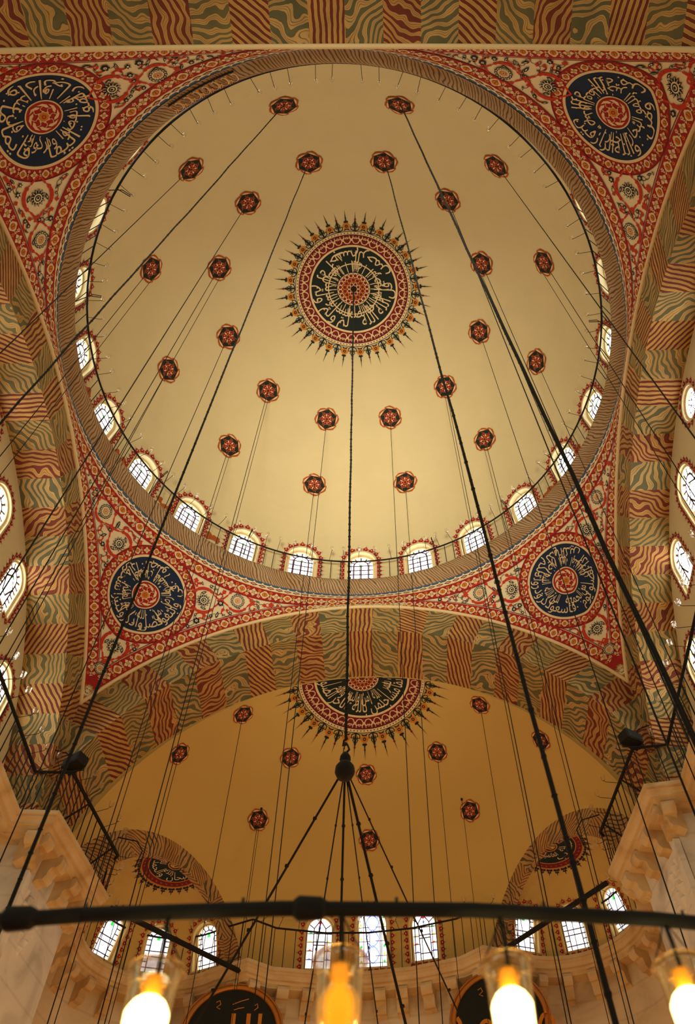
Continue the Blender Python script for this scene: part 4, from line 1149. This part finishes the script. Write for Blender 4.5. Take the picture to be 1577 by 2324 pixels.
# profile: outward offset (left of travel = away from the room) and height
cp = [(0.9, 12.2), (0.0, 12.2), (0.0, 12.12), (0.035, 12.115), (0.035, 12.07), (0.07, 12.05), (0.10, 12.0), (0.10, 11.97), (0.16, 11.965), (0.18, 11.92), (0.24, 11.88), (0.24, 11.85), (0.62, 11.84)]
V = []; F = []
for d, z in cp:
    for x, y in offset_poly(lip, d): V.append((x, y, z))
n = len(lip)
for j in range(len(cp) - 1):
    for i in range(n - 1): F.append((j * n + i, j * n + i + 1, (j + 1) * n + i + 1, (j + 1) * n + i))
corn = mk('trim_8', V, F, [M['console']]); tag(corn, kind='structure')
# lower wall
wallp = offset_poly(lip, 0.60)
V = []; F = []
for z in (0.0, 11.3, 11.84):
    off = 0.60 if z < 11.5 else 0.56
    for x, y in offset_poly(lip, off): V.append((x, y, z))
for j in range(2):
    for i in range(n - 1): F.append((j * n + i, j * n + i + 1, (j + 1) * n + i + 1, (j + 1) * n + i))
fm = []
for j in range(2):
    for i in range(n - 1):
        y = (lip[i][1] + lip[i + 1][1]) / 2; fm.append(1 if y < 9.0 else 0)
lw = mk('wall_lower', V, F, [M['stone'], M['marble']], fm); tag(lw, kind='structure')
# consoles
def along(P, step):
    out = []
    for i in range(len(P) - 1):
        a, b = Vector(P[i]), Vector(P[i + 1]); L = (b - a).length; m = max(1, round(L / step)) if L > 0.3 else 1
        for k in range(m):
            t = (k + 0.5) / m; d = (b - a).normalized(); out.append((a + (b - a) * t, d, L))
    return out
mbs = []
last = None
for p, d, L in along(lip, 0.62):
    if p.y < 2.5: continue
    if last is not None and (p - last).length < 0.34: continue
    last = p.copy()
    nrm = Vector((-d.y, d.x)); X = Vector((d.x, d.y, 0)); Nn = Vector((nrm.x, nrm.y, 0)); Z = Vector((0, 0, 1))
    pr = [(0.16, 11.87), (0.13, 11.80), (0.15, 11.70), (0.22, 11.64), (0.31, 11.65), (0.35, 11.60), (0.36, 11.50), (0.42, 11.43), (0.52, 11.44), (0.60, 11.38), (0.68, 11.36), (0.70, 11.87)]
    mb = MB(); w = 0.13 if L > 0.3 else 0.10
    A = [Vector((p.x, p.y, 0)) + Nn * o_ + Z * z_ - X * w for o_, z_ in pr]; B = [q + X * 2 * w for q in A]; k = len(pr)
    mb.add(A + B, [tuple(range(k)), tuple(range(2 * k - 1, k - 1, -1))] + [(i + k, (i + 1) % k + k, (i + 1) % k, i) for i in range(k)])
    mb.build('console', M['console'], corn)
# carved pendant capitals hanging on the pier faces
for sg, side in ((-1, 'left'), (1, 'right')):
    mb = MB(); base = Vector((sg * 6.10, 7.3, 11.1))
    for i in range(5):
        for j in range(5 - i):
            y = (j - (4 - i) / 2) * 0.26
            mb.lathe([(0.0, -0.22), (0.07, -0.14), (0.13, 0.0), (0.10, 0.05), (0, 0.06)], base + Vector((-sg * (0.06), y, -i * 0.19)), 7)
    o = mb.build('trim_%d' % (9 if sg < 0 else 10), M['marble']); tag(o, kind='structure')
# pilaster strips on the lower pier walls
for sg in (-1, 1):
    mb = MB()
    for y in (6.55, 8.6): mb.box((sg * 5.98, y, 5.8), 0.12, 0.22, 11.0)
    o = mb.build('trim_%d' % (11 if sg < 0 else 12), M['marble']); tag(o, kind='structure')
# oval ventilation grille in the left pier wall
# placed on the exedra's lower wall
bvw = BVHTree.FromPolygons([Vector(v) for v in V], F)
# polychrome arch below the middle of the far cornice
arch_z = 8.75
def place_low(s, z, d):
    h = bvw.ray_cast(Vector((s, 8.0, z)), Vector((0, 1, 0))); y = h[0].y if h[0] else 12.3
    return Vector((s, y - 0.02 + d, z))
mb = MB(); Vv = []; Ff = []; FM = []
for i in range(22):
    a = rad(-88 + 8 * i); b = rad(-88 + 8 * (i + 1))
    for k in range(3):
        t0, t1 = a + (b - a) * k / 3, a + (b - a) * (k + 1) / 3; q = len(Vv)
        Vv += [place_low(1.7 * sin(t0), arch_z + 1.7 * cos(t0), 0), place_low(1.7 * sin(t1), arch_z + 1.7 * cos(t1), 0), place_low(2.35 * sin(t1), arch_z + 2.35 * cos(t1), 0), place_low(2.35 * sin(t0), arch_z + 2.35 * cos(t0), 0)]
        Ff.append((q, q + 1, q + 2, q + 3)); FM.append(i % 2)
M['darkstone'] = stone_mat('dark_greenish_stone', srgb(84, 78, 60), srgb(108, 98, 74), srgb(126, 112, 86), 1.5, False)
o = mk('trim_13', Vv, Ff, [M['stone'], M['darkstone']], FM); tag(o, kind='structure')
# floor and remaining room shell
mb = MB(); mb.add([(-9, -9, 0), (9, -9, 0), (9, 14, 0), (-9, 14, 0)], [(0, 1, 2, 3)]); o = mb.build('floor', M['carpet']); tag(o, kind='structure')

# ------------------------------------------------------------------ 8. railings
def lamp_proto():
    root = empty('oil_lamp')
    mb = MB(); mb.tube([(0, 0, 0), (0, 0.16, 0.03), (0, 0.27, 0.05), (0, 0.31, 0.10)], 0.006, 5); mb.build('wire_arm', M['iron'], root)
    mb = MB(); mb.lathe([(0.0, 0.075), (0.022, 0.08), (0.042, 0.11), (0.050, 0.15), (0.044, 0.19), (0.052, 0.215), (0.048, 0.215), (0.040, 0.188), (0.045, 0.15), (0.036, 0.115), (0.0, 0.09)], (0, 0.31, 0), 12); mb.build('glass_cup', M['glass'], root, True)
    return root
proto = lamp_proto(); used = [False]
def place_lamp(loc, ang, label, group):
    """ang: direction (in plan) in which the arm points"""
    if not used[0]: r = proto; used[0] = True
    else:
        r = proto.copy(); COL.objects.link(r)
        for ch in proto.children: c = ch.copy(); COL.objects.link(c); c.parent = r
    r.location = loc; r.rotation_euler = (0, 0, ang - PI / 2); tag(r, label, 'lamp', group)
LG = 'small clear glass oil lamp on a wire arm along the iron railing round the dome'
RR = 5.98; RZ = H + 0.80
root = empty('dome_railing', (0, 0, H)); tag(root, 'black iron ring railing running round the foot of the main dome', 'railing')
mb = MB(); mb.tube([(RR * sin(2 * PI * i / 160), RR * cos(2 * PI * i / 160), RZ - H) for i in range(161)], 0.024, 6); mb.build('top_rail', M['iron'], root, True)
for i in range(100):
    a = rad(-125 + 2.5 * i + random.uniform(-0.15, 0.15)); mb = MB(); x, y = RR * sin(a), RR * cos(a); x2, y2 = (RR + 0.03) * sin(a), (RR + 0.03) * cos(a)
    mb.tube([(x2, y2, 0.03), (x, y, RZ - H)], 0.010, 5); mb.build('baluster', M['iron'], root)
for az in (-104, -57, -128, 20, 42, 96, -30): # looped stays on the rail
    a = rad(az); mb = MB(); e = Vector((sin(a), cos(a), 0)); mb.tube([e * 6.12 + Vector((0, 0, 0.1)), e * 5.9 + Vector((0, 0, 0.95)), e * 5.72 + Vector((0, 0, 0.98)), e * 5.70 + Vector((0, 0, 0.88)), e * RR + Vector((0, 0, RZ - H))], 0.010, 5); mb.build('stay', M['iron'], root, True)
for i in range(84):
    a = 2 * PI * i / 84 + random.uniform(-0.012, 0.012)
    place_lamp((RR * sin(a), RR * cos(a), RZ + 0.0), math.atan2(-cos(a), -sin(a)) + random.uniform(-0.2, 0.2), LG, 'oil lamps on the dome railing')
# gallery railings
gl = offset_poly(lip, 0.06)
def span(i0, i1): return gl[i0:i1 + 1]
iA = 3; iB = len(lipR) - 4
N_ = len(gl)
corner = 4
SP = [('left gallery', [gl[i] for i in range(0, 5)], True), ('left exedra', [gl[i] for i in range(4, len(lipR) - 3)], False), ('middle of the far', [gl[i] for i in range(len(lipR) - 4, N_ - len(lipR) + 4)], False),
      ('right exedra', [gl[i] for i in range(N_ - len(lipR) + 3, N_ - 4)], False), ('right gallery', [gl[i] for i in range(N_ - 5, N_)], True)]
RH = 0.95
for nm, P_, side in SP:
    P_ = list(P_)
    if side:
        P_ = [(x, max(y, -1.0)) for x, y in P_]
    root = empty('gallery_railing', (P_[0][0], P_[0][1], ZG)); o0 = Vector((P_[0][0], P_[0][1], ZG))
    tag(root, 'black iron balustrade along the stone cornice of the %s' % (nm if 'far' not in nm else 'far wall, between the two exedrae'), 'railing', 'gallery balustrades')
    rr = 0.036 if side else 0.022
    mb = MB(); mb.tube([Vector((x, y, ZG + RH)) - o0 for x, y in P_], rr, 7); mb.build('top_rail', M['iron'], root, True)
    acc = 0.1; cnt = 0
    for i in range(len(P_) - 1):
        a, b = Vector(P_[i]), Vector(P_[i + 1]); L = (b - a).length
        while acc < L:
            q = a + (b - a) * acc / L; mb = MB(); mb.tube([Vector((q.x, q.y, ZG)) - o0, Vector((q.x, q.y, ZG + RH)) - o0], 0.012 if side else 0.009, 5); mb.build('baluster', M['iron'], root); acc += 0.235 if side else 0.25; cnt += 1
        acc -= L
    acc = 0.2
    for i in range(len(P_) - 1):
        a, b = Vector(P_[i]), Vector(P_[i + 1]); L = (b - a).length; d = (b - a) / L if L else Vector((1, 0)); nr = Vector((d.y, -d.x))
        while acc < L:
            q = a + (b - a) * acc / L
            place_lamp((q.x, q.y, ZG + RH), math.atan2(nr.y, nr.x) + random.uniform(-0.25, 0.25), 'small glass oil lamp on the balustrade of the %s' % (nm if 'far' not in nm else 'far wall between the exedrae'), 'oil lamps on the %s balustrade' % nm)
            acc += 0.48
        acc -= L
    if side:   # brace stays
        sg = -1 if nm[0] == 'l' else 1
        for (x, y) in ((5.45, 6.9), (5.25, 8.3)):
            mb = MB(); mb.tube([Vector((sg * x, y, ZG + RH)) - o0, Vector((sg * (x + 0.55), y - 0.3, ZG + 0.05)) - o0], 0.02, 5); mb.build('brace', M['iron'], root)
        mb = MB(); pts = [Vector((sg * 5.2, 8.2, ZG + RH + 0.15)), Vector((sg * 4.85, 8.45, ZG + RH + 0.22)), Vector((sg * 4.72, 8.55, ZG + RH + 0.05)), Vector((sg * 4.78, 8.55, ZG + RH - 0.35))]
        mb.tube([p - o0 for p in pts], 0.014, 5); mb.build('lamp_hook', M['iron'], root, True)
# floodlights on the two gallery corners
for sg, side in ((-1, 'left'), (1, 'right')):
    root = empty('floodlight', (sg * 5.62, 5.95, ZG + RH)); tag(root, 'black box floodlight clamped to the %s corner of the gallery railing' % side, 'floodlight')
    X = Vector((0.86, sg * 0.5, 0)); Y = Vector((-sg * 0.5, 0.86, 0))
    mb = MB(); mb.box((0, 0, 0.20), 0.42, 0.26, 0.22, X, Y); mb.box((0, -0.02, 0.34), 0.30, 0.16, 0.06, X, Y)
    for k in range(6): mb.box((0, 0.16, 0.12 + k * 0.035), 0.38, 0.05, 0.012, X, Y)
    ho_ = mb.build('housing', M['iron'], root); mb = MB(); mb.tube([(-0.2, 0, 0.2), (-0.22, 0, 0.0), (0, 0, -0.02), (0.22, 0, 0.0), (0.2, 0, 0.2)], 0.014, 5); mb.build('bracket', M['iron'], root)
    mb = MB(); mb.box(Vector((0, 0, 0.20)) - Y * 0.135, 0.36, 0.012, 0.17, X, Y); mb.build('lens', M['black'], ho_)
    mb = MB(); mb.tube([(sg * 0.1, 0.1, 0.3), (sg * 0.25, 0.05, 0.5), (sg * 0.5, -0.05, 0.52), (sg * 0.6, -0.1, 0.42)], 0.012, 5); mb.build('power_cord', M['rope'], root, True)
# iron tie bars across the exedra openings
for sg, side in ((-1, 'left'), (1, 'right')):
    mb = MB(); a = Vector((sg * 5.12, 8.75, 12.02)); b = Vector((sg * 2.62, 11.45, 12.02)); mb.tube([a, b], 0.055, 8)
    o = mb.build('tie_bar', M['iron']); tag(o, 'heavy black iron tie bar spanning the mouth of the far %s exedra' % side, 'tie bar')
# black calligraphy panels low on the far wall
for sg, side in ((-1, 'left'), (1, 'right')):
    root = empty('calligraphy_disc', (sg * 2.82, 11.35, 10.72)); tag(root, 'round black calligraphy panel with gilded rim low on the far wall, %s of the middle' % side, 'panel', 'round calligraphy panels')
    root.rotation_euler = (0, 0, sg * -0.12)
    mb = MB(); n = 64; R = 0.98
    mb.add([(0, -0.02, 0)] + [(R * cos(2 * PI * i / n), -0.02, R * sin(2 * PI * i / n)) for i in range(n)] + [(R * cos(2 * PI * i / n), 0.03, R * sin(2 * PI * i / n)) for i in range(n)], [(0, 1 + (i + 1) % n, 1 + i) for i in range(n)] + [(1 + i, 1 + (i + 1) % n, 1 + n + (i + 1) % n, 1 + n + i) for i in range(n)])
    bf_ = mb.build('black_field', M['black'], root)
    mb = MB(); mb.tube([(R * cos(2 * PI * i / n), -0.03, R * sin(2 * PI * i / n)) for i in range(n + 1)], 0.05, 8); mb.tube([((R + 0.08) * cos(2 * PI * i / n), -0.01, (R + 0.08) * sin(2 * PI * i / n)) for i in range(n + 1)], 0.025, 6); mb.build('gilded_rim', M['gilt'], root, True)
    P = Paint(['gold'])
    vs_, fs_, wd = word_mesh('الله' if sg < 0 else 'محمد')
    for f in fs_: P.conv([((vs_[k][0] - wd / 2) * 1.05, vs_[k][1] * 1.1 - 0.35) for k in f], 'gold', 0)
    for x0, y0, x1, y1 in ((-0.05, 0.62, 0.28, 0.74), (-0.02, 0.5, 0.2, 0.56)): P.stroke([(x0, y0), ((x0 + x1) / 2, (y0 + y1) / 2 + 0.01), (x1, y1)], 0.018, 'gold', 0)
    P.stroke([(-0.40, 0.66), (-0.33, 0.70), (-0.30, 0.62), (-0.38, 0.56), (-0.30, 0.52)], 0.018, 'gold', 0); P.stroke([(0.42, 0.60), (0.47, 0.64), (0.49, 0.56), (0.42, 0.5)], 0.018, 'gold', 0)
    P.build('gold_lettering', lambda x, y, l: Vector((x, -0.03, y)), bf_)
# oval grille on the left lower wall
d = Vector((-6.35, 10.35, 0)) - Vector((-4.35, 9.95, 0))
h = bvw.ray_cast(Vector((-4.6, 9.6, 10.75)), Vector((-0.99, 0.12, 0)).normalized())
if h[0] is not None:
    c = h[0]; N = (h[1] if h[1].dot(Vector((1, -0.3, 0))) > 0 else -h[1]); N = Vector((N.x, N.y, 0)).normalized(); U = Vector((0, 0, 1)).cross(N)
    root = empty('vent_grille', c); tag(root, 'round pierced stone grille in the lower wall beneath the left exedra', 'grille')
    mb = MB(); n = 32; r = 0.30
    mb.tube([U * r * cos(2 * PI * i / n) + Vector((0, 0, r * sin(2 * PI * i / n))) + N * 0.03 for i in range(n + 1)], 0.03, 6); mb.build('stone_rim', M['stone'], root, True)
    mb = MB(); mb.add([N * 0.015] + [U * r * cos(2 * PI * i / n) + Vector((0, 0, r * sin(2 * PI * i / n))) + N * 0.015 for i in range(n)], [(0, 1 + i, 1 + (i + 1) % n) for i in range(n)]); mb.build('dark_opening', M['black'], root)
    mb = MB()
    for i in range(-6, 7):
        for j in range(-6, 7):
            x, y = (i + 0.5 * (j % 2)) * 0.06, j * 0.052
            if hyp(x, y) < r - 0.03: mb.tube([U * (x + 0.022 * cos(2 * PI * k / 6)) + Vector((0, 0, y + 0.022 * sin(2 * PI * k / 6))) + N * 0.03 for k in range(7)], 0.005, 4, cap=False)
    mb.build('pierced_lattice', M['orange'], root)

# ------------------------------------------------------------------ 9. chandelier, hub, cables
HUB = Vector((0.209, 0, 7.62)); RC = Vector((0.15, 0, 2.5)); RRG = 5.30
root = empty('chandelier', tuple(HUB)); tag(root, 'great iron ring chandelier hung on rods from a central hub', 'chandelier')
mb = MB(); mb.lathe([(0, 0.16), (0.03, 0.15), (0.055, 0.10), (0.06, 0.06), (0.03, 0.03), (0.07, 0.0), (0.10, -0.05), (0.105, -0.11), (0.08, -0.17), (0.03, -0.20), (0, -0.21)], (0, 0, 0), 16); hub_o = mb.build('hub', M['iron'], root, True)
mb = MB(); mb.tube([(0, 0, 0.14), (0.04, 0, 0.2), (0.02, 0, 0.27), (-0.03, 0, 0.26), (-0.02, 0, 0.33), (0.02, 0, 0.36)], 0.012, 6); mb.build('hook', M['iron'], hub_o, True)
mb = MB()
NP = 16
ringp = [RC + Vector((RRG * sin(rad(360 * i / 96)), -RRG * cos(rad(360 * i / 96)), 0)) - HUB for i in range(97)]
mb.tube(ringp, 0.0135, 8)
for th_ in (-1.2, 4.3):
    a = rad(th_); p = RC + Vector((RRG * sin(a), -RRG * cos(a), 0)) - HUB; t = Vector((cos(a), sin(a), 0)); mb.tube([p - t * 0.03, p - t * 0.02, p + t * 0.02, p + t * 0.03], [0.014, 0.022, 0.020, 0.014], 8)
for i in range(240):
    a = rad(i * 1.5); p = RC + Vector((RRG * sin(a), -RRG * cos(a), 0)) - HUB
    if i % 2 == 0: mb.tube([p, p + Vector((0, 0, 0.022))], 0.003, 4)
mb.build('ring', M['iron'], root, True)
for th_, r in ((-177, 0.012), (-132, 0.013), (-166, 0.007), (170, 0.006), (161, 0.015), (143, 0.008)):
    a = rad(th_); P_ = RC + Vector((RRG * sin(a), -RRG * cos(a), 0)) - HUB; d = Vector((P_.x, P_.y, 0)).normalized()
    pts = [d * 0.10 + Vector((0, 0, -0.14)) + (P_ - d * 0.1) * t + Vector((0, 0, -0.05 * sin(PI * t))) for t in (0, .1, .3, .5, .7, .9, 1)]; pts[-1] = P_
    mb = MB(); mb.tube(pts, r, 6)
    for t in (0.06, 0.13, 0.22, 0.3, 0.42, 0.6, 0.8):
        k = min(5, int(t * 6)); q = pts[0] + (pts[-1] - pts[0]) * t - Vector((0, 0, 0.05 * sin(PI * t))); mb.tube([q - Vector((0, 0, 0.01)), q + Vector((0, 0, 0.01))], r * 1.7, 5)
    mb.build('rod', M['iron'], root)
def chandelier_lamp(loc, lit, label, proto_=None):
    root = empty('hanging_glass_lamp', tuple(loc)); tag(root, label, 'lamp', 'glass lamps hanging from the chandelier ring')
    k = 1.0
    mb = MB(); mb.lathe([(0.047, 0.0), (0.050, 0.004), (0.049, 0.010), (0.043, 0.010), (0.041, -0.004), (0.0385, -0.03), (0.0380, -0.06), (0.036, -0.10), (0.028, -0.13), (0.012, -0.145), (0.011, -0.152), (0.018, -0.158), (0.019, -0.166), (0.010, -0.176), (0.0, -0.178)], n=28)
    mb.lathe([(0.0, -0.140), (0.010, -0.138), (0.026, -0.125), (0.034, -0.098), (0.0360, -0.06), (0.0365, -0.03), (0.039, -0.002), (0.043, 0.006), (0.047, 0.0)], n=28); mb.build('glass_jar', M['jar_glass'], root, True)
    mb = MB(); mb.lathe([(0.0, 0.0), (0.013, -0.002), (0.014, -0.018), (0.012, -0.034), (0.010, -0.040), (0, -0.040)], n=14); so_ = mb.build('socket', M['socket'], root, True)
    mb = MB(); mb.lathe([(0.010, -0.037), (0.018, -0.043), (0.026, -0.056), (0.0285, -0.070), (0.026, -0.084), (0.018, -0.094), (0.008, -0.099), (0, -0.1)], n=20); mb.build('bulb', M['bulb'] if lit else M['bulb_dim'], so_, True)
    mb = MB(); mb.tube([(0.004, 0, 0.002), (0.003, 0, 0.05), (0, 0, 0.105)], 0.004, 6); mb.tube([(-0.046, 0, 0.006), (-0.02, 0, 0.05), (0, 0, 0.095)], 0.0015, 4); mb.tube([(0.046, 0, 0.006), (0.02, 0, 0.05), (0, 0, 0.095)], 0.0015, 4)
    mb.build('suspension_wire', M['iron'], root)
for (x, y, z, lit, lb) in ((0.301, -5.298, 2.384, True, 'leftmost lit glass jar lamp hanging from the iron ring'), (0.605, -5.28, 2.396, False, 'dim amber glass jar lamp hanging in the middle of the iron ring'),
                           (0.891, -5.248, 2.391, True, 'lit glass jar lamp hanging second from the right'), (1.207, -5.193, 2.405, True, 'lit glass jar lamp at the right picture edge')):
    chandelier_lamp((x, y, z), lit, lb)
    if lit: point('lamp_glow', (x, y, z - 0.24), 0.12, WARM, 0.03)
# central cable
def cable(name, a, b, r, label, group=None, knots=0, sag=0.0, mat='rope', double=False):
    a, b = Vector(a), Vector(b); mb = MB(); n = 24 if (sag or knots) else 2
    rng = random.Random(int(a.x * 100) + int(b.y * 10))
    pts = [a + (b - a) * i / n - Vector((0, 0, sag * sin(PI * i / n))) + (Vector((rng.uniform(-1, 1), rng.uniform(-1, 1), 0)) * 0.006 if knots and 0 < i < n else Vector((0, 0, 0))) for i in range(n + 1)]
    mb.tube(pts, r, 6)
    if double:
        mb.tube([p + Vector((r * 1.8, r * 1.2, 0)) for p in pts], r * 0.7, 5)
    for i in range(knots * 2):
        t = (i + rng.uniform(0.1, 0.9)) / (knots * 2); k_ = min(n - 1, int(t * n)); q = pts[k_] + (pts[k_ + 1] - pts[k_]) * (t * n - k_); dd = (b - a).normalized(); w_ = rng.uniform(0.5, 2.0)
        mb.tube([q - dd * r * w_, q, q + dd * r * w_], [r * 0.9, r * rng.uniform(1.2, 1.5), r * 0.9], 6)
    o = mb.build(name, M[mat]); tag(o, label, 'cable', group); return o
cable('hanging_cable', (0, 0, H + DC - 0.1), HUB + Vector((0, 0, 0.34)), 0.017, 'thick cable dropping from the dome crown medallion to the chandelier hub', knots=60)
cable('electric_cord', (1.34, -5.04, 22.85), (2.03, -3.97, 2.9), 0.0105, 'thickest dark corded cable running from a top rosette to the lower right', knots=70, double=True)
cable('electric_cord', (0.98, -3.64, 24.36), (1.42, -3.83, 2.6), 0.0115, 'thick dark cable running from an inner top rosette down to the bottom right', knots=60)
cable('electric_cord', (-0.96, -3.62, 24.38), (-1.16, -3.01, 3.2), 0.010, 'knotted dark cable slanting from an inner top rosette to the lower left corner', knots=80)
cable('electric_cord', (-1.31, -5.05, 22.85), (-3.15, -3.18, 7.5), 0.011, 'dark cable slanting from a top rosette across the left of the dome', knots=50)
skip = {('outer', 0), ('outer', 11), ('inner', 0), ('inner', 11)}
for x, y, z, nm, k in ROS:
    if (nm, k) in skip: continue
    f = 0.93 if nm == 'outer' else 0.96
    cable('lamp_chain', (x, y, z - 0.02), (x * f, y * f, 3.2), 0.0075, 'thin chain hanging from the %s-ring dome rosette at %s' % (nm, CLK[k]), 'thin lamp chains hanging from the dome')
    hz = bvh_dome.ray_cast(Vector((x * 0.98, y * 0.98 + 0.12, 15)), Vector((0, 0, 1)))[0].z - 0.02
    if k in (2, 4, 7, 9): cable('lamp_chain', (x * 0.98, y * 0.98 + 0.12, hz), (x * f, y * f + 0.2, 3.2), 0.006, 'second thin chain beside the %s-ring dome rosette at %s' % (nm, CLK[k]), 'thin lamp chains hanging from the dome')
for i, (x, y, z, w) in enumerate(SRL):
    if i in (6, 8, 9): continue
    cable('lamp_chain', (x, y, z), (x, y, 3.2), 0.007, 'thin chain hanging from the far half dome rosette: %s' % w, 'thin lamp chains hanging from the far half dome')
for x, y in ((-2.62, 10.25), (2.45, 10.3)):
    h = bvh_s.ray_cast(Vector((x, y, 12.5)), Vector((0, 0, 1)))
    z = h[0].z if h[0] else 15.6
    o = cable('lamp_chain', (x, y, z), (x, y, 3.2), 0.006, 'thin chain from a small iron hook on the %s of the far half dome' % ('left' if x < 0 else 'right'), 'thin lamp chains hanging from the far half dome')
    mb = MB(); mb.lathe([(0, 0.0), (0.03, -0.01), (0.02, -0.06), (0, -0.08)], (x, y, z), 8); mb.build('ceiling_hook', M['iron'], o)
